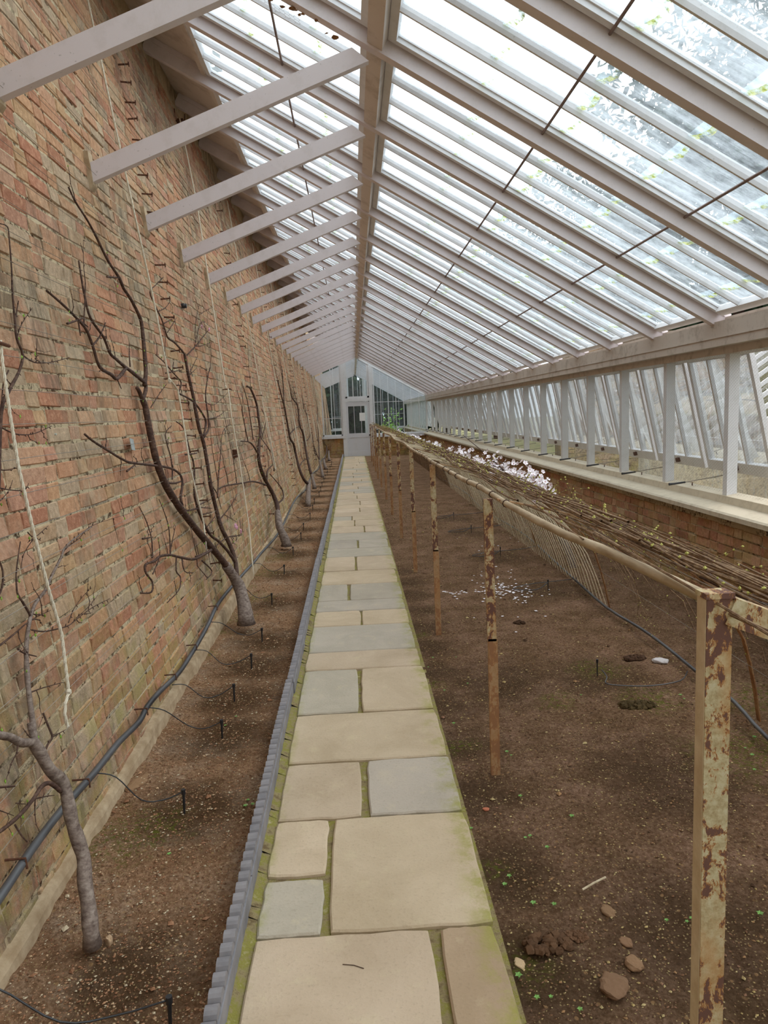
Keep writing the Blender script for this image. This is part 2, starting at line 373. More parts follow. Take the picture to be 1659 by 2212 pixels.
# end wall brickwork, either side of the door
mb = MB(); mb.col = srgb(170, 140, 100)
for x0, x1 in ((-1.2, -.395), (.765, 2.75)):
    mb.col = srgb(170, 140, 100); mb.box((x0, YE + .01, -.1), (x1, YE + .24, .69))
    bricks(mb, max(x0, -1.15), x1, .0, .695, lambda a, z: Vector((a, YE + .01, z)), (0, -1, 0), [(198,150,100),(186,132,86),(176,140,100),(204,168,120),(160,110,74)], course=.076)
struct(mb.build('wall_end', M['brick']), 'low brick walls either side of the white end door')
mb = MB(); mb.box((-1.2, -4.1, 0), (3.1, -4.0, 4.6)); struct(mb.build('wall_back_light_block', M['cream']), 'plain painted wall added unseen behind the camera to limit light')  # unseen wall, added to hold back light from the open end

# ------------------------------------------------------------------ floor: path and beds
SL = []                                                # (y0, y1, x0, x1, grey)
def YP(py, px=790): return hit(px, py, (0, 0, 1), 0).y
rows = [YP(2500), YP(2018), YP(1767), YP(1645), YP(1541), YP(1447), YP(1408), YP(1352), YP(1320), YP(1297), YP(1262), YP(1233), YP(1203), YP(1185), YP(1167), YP(1151), YP(1137), YP(1124)]
XL, XR = -.374, .362
def row(i, cells):
    for (x0, x1, g) in cells: SL.append((rows[i], rows[i+1], x0, x1, g))
row(0, [(XL, .165, 0), (.195, XR, .3)]); ym = YP(1902, 640)
SL.append((ym + .012, rows[2], XL, -.165, 0)); SL.append((rows[1], ym, XL, -.17, 1)); row(1, [(-.145, XR, 0)])
row(2, [(XL, -.035, .4), (-.005, XR, 1)]); row(3, [(XL, XR, 0)]); row(4, [(XL, -.04, .9), (-.02, XR, .1)]); row(5, [(XL, XR, .15)])
row(6, [(XL, XR, .8)]); row(7, [(XL, -.01, 0), (.0, XR, 0)]); row(8, [(XL, XR, .7)]); row(9, [(XL, -.12, .6), (-.095, XR, .8)]); row(10, [(XL, XR, .5)])
row(11, [(XL, -.05, 0), (-.03, XR, .1)]); row(12, [(XL, XR, .8)]); row(13, [(XL, -.02, .6), (.0, XR, .7)]); row(14, [(XL, XR, .6)]); row(15, [(XL, .08, 0), (.095, XR, .5)]); row(16, [(XL, -.05, .1), (-.04, XR, .4)])
y = rows[-1]; k = 0
while y < YE - .1:
    L = rnd.uniform(.34, .62); y2 = min(y + L, YE - .05)
    if k % 2: SL.append((y, y2, XL, XR, rnd.random()*.6))
    else:
        q = rnd.uniform(-.12, .14); SL.append((y, y2, XL, q, rnd.random()*.7)); SL.append((y, y2, q + .012, XR, rnd.random()*.7))
    y = y2; k += 1
mb = MB(); mb.m = 2; mb.box((-.455, -1, -.06), (.385, YE + 12, -.006)); 
ys_ = np.arange(-.5, YE, .06)
for a in ys_:                                          # mossy mortar fillet beside the edging
    if a < 14:
        h0, h1 = .012 + rnd.uniform(-.006, .01), .012 + rnd.uniform(-.006, .01)
        mb.add([(-.42, a, h0 + .004), (-.37, a, -.003), (-.37, a + .06, -.003), (-.42, a + .06, h1 + .004)], [(0, 1, 2, 3)])
for (a, b, x0, x1, g) in SL:
    mb.m = 1 if g > .5 else 0; q = rnd.uniform(.9, 1.06); mb.col = (q, q*rnd.uniform(.98, 1.0), q*rnd.uniform(.95, 1.0), 1)
    if g == .3: mb.col = (.72, .64, .56, 1)
    a += .007; b -= .007; n = 7; P = []
    if x1 == XR: x1 += rnd.uniform(-.008, .012)
    jj = lambda: rnd.uniform(-.0035, .0035)
    for i in range(n): P.append((x0 + (x1-x0)*i/(n-1), a + jj()))
    for i in range(1, n): P.append((x1 + jj(), a + (b-a)*i/(n-1)))
    for i in range(1, n): P.append((x1 - (x1-x0)*i/(n-1), b + jj()))
    for i in range(1, n-1): P.append((x0 + jj(), b - (b-a)*i/(n-1)))
    r = .012                                           # knock the corners off
    for ci in (0, n-1, 2*n-2, 3*n-3):
        x, y_ = P[ci]; P[ci] = (x + (r*.4 if x < (x0+x1)/2 else -r*.4), y_ + (r*.4 if y_ < (a+b)/2 else -r*.4))
    cx, cy = (x0+x1)/2, (a+b)/2; dz = rnd.uniform(-.002, .003)
    lo = [(p[0], p[1], -.03) for p in P]; m_ = [(p[0], p[1], .004 + dz) for p in P]
    hi = [(p[0] + (.006 if p[0] < cx else -.006), p[1] + (.006 if p[1] < cy else -.006), .010 + dz) for p in P]; K = len(P)
    mb.add(lo + m_ + hi, [tuple(range(2*K, 3*K))] + [(i, (i+1) % K, K + (i+1) % K, K + i) for i in range(K)] + [(K+i, K+(i+1) % K, 2*K+(i+1) % K, 2*K+i) for i in range(K)])
    mb.col = None
struct(mb.build('floor_path', [M['slab'], M['slabg'], M['joint']]), 'narrow path of tan and grey stone flags with mossy joints')

def smooth_noise(sc, seed):
    r = np.random.default_rng(seed); g = r.random((64, 64))
    def f(x, y):
        X, Y = x*sc, y*sc; i, j = np.floor(X).astype(int), np.floor(Y).astype(int); u, v = X - i, Y - j; u = u*u*(3-2*u); v = v*v*(3-2*v)
        G = lambda a, b: g[a % 64, b % 64]
        return G(i, j)*(1-u)*(1-v) + G(i+1, j)*u*(1-v) + G(i, j+1)*(1-u)*v + G(i+1, j+1)*u*v - .5
    return f
n_a, n_b, n_c = smooth_noise(3.1, 1), smooth_noise(11, 2), smooth_noise(37, 3)
def ground(x, y): return n_a(x, y)*.022 + n_b(x, y)*.014 + n_c(x, y)*.012
DRL = [(-.56,1.80),(-.766,2.89),(-.739,3.62),(-.749,4.08),(-.73,4.66),(-.729,5.22),(-.774,6.29),(-.774,7.47),(-.77,8.55),(-.749,9.57)] + [(-.75 + rnd.uniform(-.03,.03), 10.4 + 1.05*i) for i in range(15)]
_q = lambda px, py: (lambda p: (p.x, p.y))(hit(px, py, (0, 0, 1), 0))
DRR = [_q(1290, 1455), _q(1184, 1272), _q(1081, 1200), _q(1018, 1148), _q(980, 1118)]
MOSR = [(*_q(1400, 1500), .13), (*_q(1430, 1515), .1), (*_q(1630, 1620), .22), (*_q(1210, 1510), .1), (*_q(1290, 1440), .14), (*_q(1640, 1500), .2), (*_q(1130, 2080), .07), (.42, 2.4, .05), (.41, 3.4, .07), (.41, 4.2, .07), (.41, 5.2, .07), (*_q(1010, 1600), .06)]
MOSL = [(*_q(300, 1790), .16), (*_q(235, 1830), .12), (-1.02, 5.9, .12), (-1.02, 6.6, .16), (-1.03, 7.6, .2), (-1.04, 8.4, .18)] + [(-1.07, 5.0 + .5*i, .07) for i in range(16)]
def bed(name, x0, x1, y0, y1, mat, wet, moss, base, side, nx):
    ys = [y0]
    while ys[-1] < y1: ys.append(ys[-1] + max(.016, ys[-1]*.0075 if ys[-1] > 0 else .05))
    ys = np.array(ys); xs = np.linspace(x0, x1, nx); X, Y = np.meshgrid(xs, ys)
    Z = ground(X, Y) + base(X, Y)
    me = bpy.data.meshes.new(name); ny = len(ys)
    V = np.stack([X, Y, Z], -1).reshape(-1, 3); idx = np.arange(nx*ny).reshape(ny, nx)
    Fq = np.stack([idx[:-1, :-1], idx[:-1, 1:], idx[1:, 1:], idx[1:, :-1]], -1).reshape(-1, 4)
    me.from_pydata(V.tolist(), [], Fq.tolist()); me.materials.append(mat)
    A = np.zeros(len(V)); B = np.zeros(len(V)); xx, yy = V[:, 0], V[:, 1]; wob = n_b(xx*1.3, yy*1.3)*.5
    for (a, b, *r) in wet:
        r = r[0] if r else .24; A = np.maximum(A, np.clip(1.5 - np.hypot(xx - a, (yy - b)*.9)/r + wob, 0, 1))
    for (a, b, r) in moss: B = np.maximum(B, np.clip(1.6 - np.hypot(xx - a, yy - b)/r + wob*1.6, 0, 1))
    C = np.stack([A*(.85 if x1 < 0 else .6), B, 0*A, 0*A + 1], -1); at = me.color_attributes.new('Col', 'FLOAT_COLOR', 'POINT'); at.data.foreach_set('color', C.ravel())
    me.polygons.foreach_set('use_smooth', [True]*len(me.polygons)); o = bpy.data.objects.new(name, me); COL.objects.link(o); return struct(o)
tag(bed('floor_left_bed', -1.12, -.44, .9, YE, M['soilL'], [(a+.02, b+.03) for a, b in DRL[1:]] + [(-.72, 1.98, .2)], MOSL, lambda x, y: -.01 + 0*x, 0, 46), 'strip of dusty brown soil between the tall brick wall and the edging')
tag(bed('floor_right_bed', .36, 2.72, .9, YE, M['soilR'], [(a, b, .3) for a, b in DRR] + [(.45, 1.9+.5*i, .16) for i in range(12)] + [(1.0, 2.0, .3), (1.3, 3.0, .3), (.8, 4.2, .3)], MOSR, lambda x, y: -.018 + 0*x, 0, 110), 'wide bed of dark reddish brown soil to the right of the path')
def chips(name, x0, x1, label, n, pal, near):
    mb = MB()
    for i in range(n):
        y = near*math.exp(rnd.random()**1.25*math.log(13/near)); x = rnd.uniform(x0, x1); r = rnd.choice((.002, .0025, .003, .003, .004, .0058))*(.7 + y*.07)
        if rnd.random() < .012: r *= 2.2
        c = srgb(*rnd.choice(pal)); q = rnd.uniform(.8, 1.1); mb.col = (c[0]*q, c[1]*q, c[2]*q, 1)
        z = float(ground(np.array(x), np.array(y))) - (.010 if x1 < 0 else .018)
        mb.blob((x, y, z + r*.35), r, sq=(1.3, .9, .6), jit=.35)
    return tag(mb.build(name, M['chip']), label, 'grit', kind='stuff')
chips('soil_grit', -1.07, -.455, 'pale chips and crumbs scattered over the dusty left bed', 15000, [(204,172,136),(184,142,108),(158,114,84),(136,96,70),(210,192,162),(170,126,96),(116,82,60),(150,106,78)], 1.65)
chips('soil_grit', .40, 2.6, 'crumbs bark flecks and grit scattered over the dark right bed', 26000, [(190,166,112),(164,126,88),(136,100,74),(100,74,56),(86,64,48),(206,184,132),(120,90,68),(150,112,88)], 1.3)
# fallen petals
mb = MB()
pz = [(_q(1095, 1277), .30, 110), (_q(985, 1278), .16, 20), (_q(1120, 1310), .45, 16), (_q(1085, 1245), .4, 22), (_q(1060, 1180), .6, 14)]
for (cx, cy), sp, n in pz:
    for i in range(n):
        x, y = rnd.gauss(cx, sp*.45), rnd.gauss(cy, sp*.55); z = float(ground(np.array(x), np.array(y))) - .016
        mb.blob((x, y, z + .004), rnd.uniform(.008, .014), sq=(1.2, 1, .35), jit=.2)
tag(mb.build('fallen_petals', M['petal']), 'white fallen blossom petals strewn on the right bed', 'petals', kind='stuff')

# edging lengths
def edge_unit(mat):
    mb = MB(); n = 16; p = .0562; L = n*p; x0, x1 = -.452, -.413
    mb.box((x0 + .008, 0, -.06), (x1, L - .004, .078))
    for k in range(n):                                  # round-topped scallops
        c = k*p + p*.5; r = p*.5; K = 8; rr = []
        for i in range(K + 1):
            q = math.pi*i/K; rr.append((c - math.cos(q)*r*.93, .080 + math.sin(q)*r*1.05))
        a = [(x0, y, z) for y, z in rr]; b = [(x1 - .004, y, z + .003) for y, z in rr]
        m_ = [(x0, c - r*.98, -.05), (x0, c + r*.98, -.05)]
        mb.add(a + b, [(i, i+1, K+2+i, K+1+i) for i in range(K)] + [tuple(reversed(range(K+1))), tuple(range(K+1, 2*K+2))])
        mb.add([m_[0], a[0], a[-1], m_[1]], [(0, 1, 2, 3)])
    return mb.build('edging_tile', mat), L
e0, EL = edge_unit(M['edge']); e0.location = (0, 1.42, 0)
yy = 1.42; k = 0
breaks = {}
while yy < YE - .2:
    o = e0 if k == 0 else e0.copy()
    if k: COL.objects.link(o)
    sx = rnd.uniform(-.004, .004) + (.004 if k % 2 else 0); o.location = (sx, yy, rnd.uniform(-.004, .004)); o.rotation_euler.z = rnd.uniform(-.004, .004)
    tag(o, 'blue grey scalloped garden edging tile beside the path, %s from the camera' % ORD[k], 'edging', 'scalloped edging along the path')
    yy += EL; k += 1
# stones, clods and a cut cane on the soil
def rock(mb, r, sq, seed, cat):
    rg = random.Random(seed)
    if cat == 'clod': pass
    if sq[0] == 1.2 and sq[1] == 1: sq = (rg.uniform(1.0, 1.35), rg.uniform(.75, 1), rg.uniform(.4, .6))
    if sq[2] > .34 and sq[2] < .65: sq = (sq[0], sq[1], sq[2]*.72)
    if cat == 'soil_clod':
        c0 = mb.col
        for k in range(60):
            a, q = rg.random()*6.28, rg.random()**.5; x, y = math.cos(a)*q*r*sq[0], math.sin(a)*q*r*sq[1]; g = rg.uniform(.75, 1.2); mb.col = (c0[0]*g, c0[1]*g, c0[2]*g, 1)
            mb.blob((x, y, r*sq[2]*(1 - q*q)*rg.uniform(.3, .8)), r*rg.uniform(.16, .34), rg, sub=1, sq=(1.1, 1, .8), jit=.3)
        return
    b0 = len(mb.v); mb.blob((0, 0, r*sq[2]*.4), r, rg, sub=3, sq=sq, jit=.0); ph = [rg.random()*6 for _ in range(6)]; f = 3.2/r
    for i in range(b0, len(mb.v)):
        x, y, z = mb.v[i]; d = 1 + .10*math.sin(x*f + ph[0])*math.cos(y*f*1.2 + ph[1]) + .08*math.sin(z*f*1.6 + x*f*.8 + ph[2]) + .07*math.sin((x + y)*f*2.3 + ph[3]) + rg.uniform(-.025, .025)
        mb.v[i] = (x*d, y*d, min(z*d, r*sq[2]*rg.uniform(1.1, 1.2)))
def stone_thing(name, px, py, r, col, label, sq=(1.2, 1, .5), grp=None, sub=2, cat='stone', jit=.12):
    p = hit(px, py, (0, 0, 1), 0); mb = MB(); c = srgb(*col); mb.col = c; rock(mb, r, sq, px, name)
    o = mb.build(name, M['chip']); o.location = (p.x, p.y, float(ground(np.array(p.x), np.array(p.y))) - .017); return tag(o, label, 'clod' if name == 'soil_clod' else cat, grp)
for a in [('stone', 1328, 2130, .045, (134, 104, 80), 'largest flat brown stone, low centre of the right bed'), ('stone', 1368, 2082, .028, (148, 116, 88), 'round orange brown stone just above the largest brown stone'),
          ('soil_clod', 1185, 2032, .05, (96, 70, 50), 'dark crumbly clod of soil nearest the path edge', (1.5, .8, .6)), ('soil_clod', 1240, 2015, .03, (110, 80, 58), 'smaller crumbly clod touching the dark one'),
          ('stone', 1315, 1958, .026, (142, 112, 84), 'tan stone between the clods and the cut cane'), ('stone', 1352, 2028, .02, (140, 108, 82), 'small rounded stone above the round orange brown stone'),
          ('stone', 1426, 1424, .04, (206, 200, 200), 'white stone beside the black hose on the right bed'), ('stone', 1122, 2066, .018, (206, 178, 140), 'cream stone beside the lowest flag of the path'),
          ('stone', 298, 1690, .045, (150, 118, 88), 'flat tan stone near the plinth in the left bed', (1.7, .8, .35)), ('stone', 235, 2028, .02, (190, 160, 128), 'pale upright chip at the foot of the nearest tree', (.8, .5, 1.3)),
          ('stone', 302, 2146, .013, (184, 190, 178), 'greenish white pebble low in the left bed'), ('stone', 1050, 1742, .013, (196, 120, 92), 'red brick fragment at the right edge of the path'),
          ('soil_clod', 1370, 1416, .05, (74, 52, 38), 'dark clod left of the white stone', (1.3, .9, .5)), ('soil_clod', 1375, 1520, .06, (72, 60, 34), 'mossy dark clod under the bright green moss', (1.6, .8, .35)),
          ('soil_clod', 1122, 1342, .035, (70, 50, 36), 'small dark clod below the fallen petals'), ('stone', 605, 1972, .008, (210, 190, 150), 'tiny snail sized pebble on the small grey flag')]:
    stone_thing(*a)
a, b = hit(1258, 1922, (0, 0, 1), .01), hit(1308, 1895, (0, 0, 1), .01); mb = MB(); mb.tube([a, (a+b)/2 + Vector((0, 0, .002)), b], .0035, 6)
tag(mb.build('cut_cane', M['cane']), 'short straw coloured cut cane lying on the right bed', 'cane')
a, b = hit(740, 2083, (0, 0, 1), .014), hit(786, 2092, (0, 0, 1), .014); mb = MB(); mb.tube([a, (a+b)/2 + Vector((.003, .004, 0)), b], .0011, 5)
tag(mb.build('twig', M['bark2']), 'thin dark twig lying on the nearest flag', 'twig')
# seedlings
seeds = [(1182, 1828), (1197, 1952), (1152, 1945), (1090, 1905), (1100, 1890), (1124, 1722), (1018, 1788), (1484, 1985), (1494, 1980), (1440, 1975), (1642, 1965), (1135, 1806), (1145, 1800), (1010, 1473), (1095, 1625), (1104, 1630), (1160, 2150), (1190, 2150), (1253, 2178), (960, 1490), (1255, 1500), (1470, 1502), (1478, 1510), (1610, 1610), (1625, 1625), (1630, 1660), (1560, 1600), (935, 1420), (925, 1440), (985, 1415),
         (980, 1560), (1660 - 30, 1590), (536, 1728), (546, 1736), (530, 1738), (365, 1838), (487, 1567), (510, 1548), (1235, 1760), (1120, 2100)]
proto = None
for i, (px, py) in enumerate(seeds):
    p = hit(px, py, (0, 0, 1), 0)
    if proto is None:
        mb = MB()
        for q in range(5):
            an = q*1.26 + .2; L = .011; c, s_ = math.cos(an), math.sin(an)
            mb.add([(0, 0, .004), (c*L*.5 - s_*L*.35, s_*L*.5 + c*L*.35, .009), (c*L, s_*L, .008), (c*L*.5 + s_*L*.35, s_*L*.5 - c*L*.35, .009)], [(0, 1, 2, 3)])
        mb.tube([(0, 0, -.004), (0, 0, .006)], .001, 4); proto = mb.build('weed_seedling', M['seed']); o = proto
    else: o = proto.copy(); COL.objects.link(o)
    o.location = (p.x, p.y, float(ground(np.array(p.x), np.array(p.y))) - .012); o.scale = [rnd.uniform(.6, 1.15)]*3; o.rotation_euler.z = rnd.random()*6
    left = px < 560
    tag(o, 'tiny bright green weed seedling on the dusty left bed' if left else ('tiny bright green weed seedling in the dark right bed'), 'seedling', 'seedlings in the left bed' if left else 'seedlings in the right bed')

# ------------------------------------------------------------------ roof
def ubox(mb, u0, u1, y0, y1, w0, w1):
    mb.obox(rp(u0, y0, w0), DU*(u1-u0), Vector((0, y1-y0, 0)), DN*(w1-w0))
NR = range(-6, int((YE - Y0)/ST) + 1)
rafY = {i: Y0 + ST*i for i in NR}
def ray_pts(y, u0, u1): return [rp(u0 + (u1-u0)*t/20, y, .05) for t in range(21)]
UE, UW = 2.99, -2.0
mb = MB(); ubox(mb, UW - .06, UE + .04, -.034, .034, 0, .125); ubox(mb, UW, UE, -.046, .046, .085, .125)
raf = mb.build('roof_rafter', M['white']); vis = 0; first = True; ordr = {}
for i in NR:
    y = rafY[i]; s_ = seen(ray_pts(y, UW, UE)); o = raf if first else raf.copy()
    if not first: COL.objects.link(o)
    first = False; o.location = (0, y, 0)
    if s_: ordr[i] = vis; tag(o, 'long white sloping roof rafter from wall to eaves, %s counting from the camera' % ORD[vis], 'rafter', 'roof rafters'); vis += 1
    else: tag(o, 'white sloping roof rafter overhead behind the view', 'rafter', 'rafters behind the view')
# purlin and ledger
mb = MB(); ubox(mb, .0, .095, -3.0, YE, .012, .12); tag(mb.build('roof_purlin', M['cream']), 'long cream painted purlin running the length of the roof under the lights', 'beam')
mb = MB(); mb.box((2.72, -2.5, 1.985), (2.80, YE, 2.165)); mb.box((2.795, -2.5, 1.93), (3.0, YE, 2.01)); mb.box((2.80, -2.5, 2.14), (2.93, YE, 2.2))
mb.box((2.712, -2.5, 2.045), (2.72, YE, 2.052))
tag(mb.build('eaves_beam', M['beam']), 'weathered white eaves beam above the side posts', 'beam')
# eaves fillets and boarding at the head of the wall
mb = MB(); ubox(mb, -2.25, -1.52, -2.4, YE, .122, .15); ubox(mb, -1.54, -1.49, -2.4, YE, .06, .14)
tag(mb.build('head_boarding', M['cream']), 'shadowed cream boards closing the roof against the wall top', 'boards')
# roof lights (glazed sashes) between rafters
def light_proto(u0, u1, saddles, laps, name):
    root = bpy.data.objects.new(name, None); COL.objects.link(root); y0, y1 = .05, ST - .05
    mb = MB(); w0, w1 = .072, .118
    ubox(mb, u0, u1, y0, y0 + .042, w0, w1); ubox(mb, u0, u1, y1 - .042, y1, w0, w1); ubox(mb, u0, u0 + .05, y0 + .042, y1 - .042, w0, w1); ubox(mb, u1 - .06, u1, y0 + .042, y1 - .042, w0 - .01, w1)
    ubox(mb, u0 + .05, u1 - .06, y0 + .042, y0 + .052, w0 + .025, w1); ubox(mb, u0 + .05, u1 - .06, y1 - .052, y1 - .042, w0 + .025, w1)
    ch = [mb.build('sash_frame', M['white2'], root)]; yi0, yi1 = y0 + .042, y1 - .042; pw = (yi1 - yi0)/3
    for k in (1, 2):
        c = yi0 + pw*k; mb = MB(); a, b = u0 + .05, u1 - .06     # chamfered glazing bar
        P = [(-.007, .066), (.007, .066), (.013, .085), (.013, .114), (-.013, .114), (-.013, .085)]
        A = [rp(a, c + p, w) for p, w in P]; B = [rp(b, c + p, w) for p, w in P]
        mb.add(A + B, [(i, (i+1) % 6, 6 + (i+1) % 6, 6 + i) for i in range(6)]); ch.append(mb.build('glazing_bar', M['white2'], root))
    mb = MB(); seals = []; u = u0 + .04; edges = []
    first_lap = laps[0] if laps else u1
    cuts = [u0 + .03] + [l for l in laps if u0 < l < u1 - .1] + [u1 - .03]
    for c0, c1 in zip(cuts[:-1], cuts[1:]):
        for k in range(3):
            a, b = yi0 + pw*k, yi0 + pw*(k+1); K = 8; top = []; bot = []
            for i in range(K + 1):
                t = i/K; bow = (1 - (2*t-1)**2)*.055 if c1 < u1 - .05 else 0
                top.append(rp(c0 + .0, a + (b-a)*t, .102)); bot.append(rp(c1 + .02 + bow, a + (b-a)*t, .108))
            mb.add(top + bot, [(i, i+1, K+2+i, K+1+i) for i in range(K)])
    for c1 in cuts[1:-1]:
        al = MB(); p0, p1 = [], []; K = 10
        for k in range(3):
            a, b = yi0 + pw*k, yi0 + pw*(k+1)
            for i in range(K + 1):
                if k and i == 0: continue
                bow = 1 - (2*i/K - 1)**2; p0.append(rp(c1 - .008 + .055*bow + rnd.uniform(-.003, .003), a + (b-a)*i/K, .0995)); p1.append(rp(c1 + .030 + .05*bow + rnd.uniform(-.004, .004), a + (b-a)*i/K, .0995))
        n_ = len(p0); al.add(p0 + p1, [(i, i+1, n_+1+i, n_+i) for i in range(n_ - 1)]); seals.append(al)
    ch.append(mb.build('glass_panes', M['glass'], root, True))
    for al in seals: ch.append(tag(al.build('lap_seal', M['algae'], root), 'yellow green algae along a curved glass lap'))
    if laps and laps[0] > 0:
        mb = MB(); ubox(mb, .1, .56, .10, .19, .135, .165); ubox(mb, .1, 1.36, .13, .27, .166, .178); ch.append(tag(mb.build('runner_board', M['white2'], root), 'pale board lying on top of the glass'))
    for sx in saddles:
        mb = MB(); mb.tube([rp(sx, -.005 + .03, .066), rp(sx, ST - .03, .066)], .008, 6); ch.append(tag(mb.build('saddle_bar', M['bar'], root), 'dark thin iron bar'))
    KIDS[root.name] = nest(ch)
    return root
lr = light_proto(.10, 2.95, [1.10, 2.06], [.66, 1.17, 1.69, 2.21, 2.70], 'roof_light'); ll = light_proto(-1.50, -.005, [-.67], [-.95, -.43], 'roof_light')
def ordn(i): return ORD[ordr[i]] if i in ordr else None
for base, side, kk in ((lr, 'lower', 0), (ll, 'upper', 1)):
    f = True
    for i in list(NR):
        a = ordn(i); b = ordn(i+1); y = rafY[i]
        o = base if f else copy_tree(base); f = False; o.location = (0, y, 0)
        s_ = seen([rp(u, y + t, .1) for u in (np.linspace(.1, 2.9, 20) if not kk else np.linspace(-1.5, -.1, 12)) for t in (.2, .6, 1.)])
        if a and (b or i == NR[-1]): lb = 'glazed roof light on the %s slope between the %s rafter and %s' % (side, a, ('the ' + b) if b else 'the end wall')
        elif b: lb = 'glazed roof light on the %s slope on the camera side of the %s rafter' % (side, b)
        else: lb = 'glazed roof light on the %s slope behind the view' % side
        tag(o, lb, 'roof light', ('%s roof lights' % side) + ('' if (a or b) else ' behind the view'))
# braces
zt, zb = 3.595, 2.985; A = Vector((.16, 0, zt + .0)); B = Vector((wx(2.985) - .01, 0, zb)); ax = B - A; up = Vector((ax.z, 0, -ax.x)).normalized()
if up.z < 0: up = -up
mb = MB(); hh = .05; ex = -ax.normalized()*.0
P = [A + up*hh + Vector((-.07, 0, -.0)), A - up*hh, B - up*hh, B + up*hh]
P[0] = A + up*hh - ax.normalized()*(-.06)
vs = [p + Vector((0, -.024, 0)) for p in P] + [p + Vector((0, .024, 0)) for p in P]
mb.add(vs, [(0,1,2,3),(7,6,5,4),(1,0,4,5),(2,1,5,6),(3,2,6,7),(0,3,7,4)])
broot = bpy.data.objects.new('roof_brace', None); COL.objects.link(broot); c1 = mb.build('timber', M['white'], broot)
mb = MB(); x = wx(3.0); mb.add([(x + .012, -.035, 2.90), (x + .035, -.035, 2.93), (x + .02, -.035, 3.11), (x + .012, .035, 2.90), (x + .035, .035, 2.93), (x + .02, .035, 3.11), (x - .05, -.035, 2.9), (x - .05, -.035, 3.11), (x - .05, .035, 2.9), (x - .05, .035, 3.11)],
    [(0,1,2),(5,4,3),(0,3,4,1),(1,4,5,2),(2,5,9,7),(6,0,2,7),(8,9,5,3),(6,8,3,0)])
c2 = tag(mb.build('wall_pad', M['conc'], broot), 'pale mortared pad at the wall end'); KIDS[broot.name] = [c1, c2]
f = True; k = 0
for i in range(-1, NR[-1] + 1):
    o = broot if f else copy_tree(broot); f = False; o.location = (0, rafY[i], 0)
    tag(o, 'pale pink white timber brace rising from brick wall to purlin, %s from the camera' % ORD[k], 'brace', 'timber braces over the path'); k += 1
# chicken wire with caught dead leaves under the nearest lights
def hexnet(mb, org, U, V, nu, nv, s, r, keep=None):
    """hexagonal wire netting as thin three sided wires in the plane org + U, V"""
    U, V = Vector(U).normalized(), Vector(V).normalized(); N_ = U.cross(V); h = s*math.sqrt(3)/2
    for i in range(nu):
        for j in range(nv):
            c = (i*1.5*s, j*2*h + (h if i % 2 else 0)); 
            pt = [(c[0] + s*math.cos(math.radians(q)), c[1] + s*math.sin(math.radians(q))) for q in (0, 60, 120, 180)]
            for a, b in zip(pt[:-1], pt[1:]):
                if keep and not keep(*a): continue
                A_ = Vector(org) + U*a[0] + V*a[1]; B_ = Vector(org) + U*b[0] + V*b[1]; t = (B_-A_).normalized(); w = N_.cross(t)
                o3 = [w*r, (-w*.5 + N_*.87)*r, (-w*.5 - N_*.87)*r]
                mb.add([A_+q for q in o3] + [B_+q for q in o3], [(0,1,4,3),(1,2,5,4),(2,0,3,5)])
root = empty('wire_netting', (0, 0, 0), 'sagging hexagonal wire netting with caught dead leaves under the upper roof light', 'netting')
mb = MB(); hexnet(mb, rp(-1.35, rafY[0] - .02, -.012), DU, (0, 1, 0), 42, 7, .021, .0006, keep=lambda a, b: (a < .95 and b < .16 + .04*math.sin(a*9)) ); mb.build('mesh', M['net'], root)
mb = MB()
for q in range(26):
    p = rp(-1.3 + 1.15*(q/26)**1.2 + rnd.uniform(-.05, .05), rafY[0] + rnd.uniform(.0, .1), -.004); a = rnd.random()*6; L = rnd.uniform(.012, .028)
    mb.blob(p, L, sq=(1, .7, .25), jit=.4, sub=1)
mb.build('dead_leaves', M['deadleaf'], root)

# ------------------------------------------------------------------ side posts, swinging lights, stay rods
mb = MB(); mb.box((2.83, -.035, .86), (2.91, .03, 1.99))
post = mb.build('side_post', M['white2']); f = True; k = 0; postY = []
for i in range(-2, NR[-1] + 1):
    y = rafY[i] - .02 + .0
    s_ = seen([(2.86, y, z) for z in np.linspace(.9, 1.95, 9)]); 
    if not s_: continue
    o = post if f else post.copy()
    if not f: COL.objects.link(o)
    f = False; o.location = (0, y, 0); postY.append(y)
    tag(o, 'white upright post standing on the stone sill, %s counting from the camera' % ORD[k], 'post', 'white posts along the low wall'); k += 1
a_s = math.atan2(.23, 1.02); DS = Vector((math.sin(a_s), 0, -math.cos(a_s))); DT = Vector((math.cos(a_s), 0, math.sin(a_s)))
def sp(s, y, t): return Vector((3.005, y, 1.975)) + DS*s + DT*t
def sbox(mb, s0, s1, y0, y1, t0, t1): mb.obox(sp(s0, y0, t0), DS*(s1-s0), Vector((0, y1-y0, 0)), DT*(t1-t0))
root = bpy.data.objects.new('swinging_light', None); COL.objects.link(root); y0, y1, H = .03, ST - .03, 1.03
mb = MB(); sbox(mb, 0, H, y0, y0+.045, 0, .04); sbox(mb, 0, H, y1-.045, y1, 0, .04); sbox(mb, 0, .05, y0+.045, y1-.045, 0, .04); sbox(mb, H-.09, H, y0+.045, y1-.045, 0, .04)
ch = [mb.build('sash_frame', M['white2'], root)]
for k in (1, 2):
    c = y0 + .045 + (y1-y0-.09)*k/3; mb = MB(); sbox(mb, .05, H-.09, c-.012, c+.012, .0, .035); ch.append(mb.build('glazing_bar', M['white2'], root))
mb = MB(); mb.add([sp(.03, y0+.03, .03), sp(H-.06, y0+.03, .03), sp(H-.06, y1-.03, .03), sp(.03, y1-.03, .03)], [(0,1,2,3)]); ch.append(mb.build('glass_panes', M['glassw'], root))
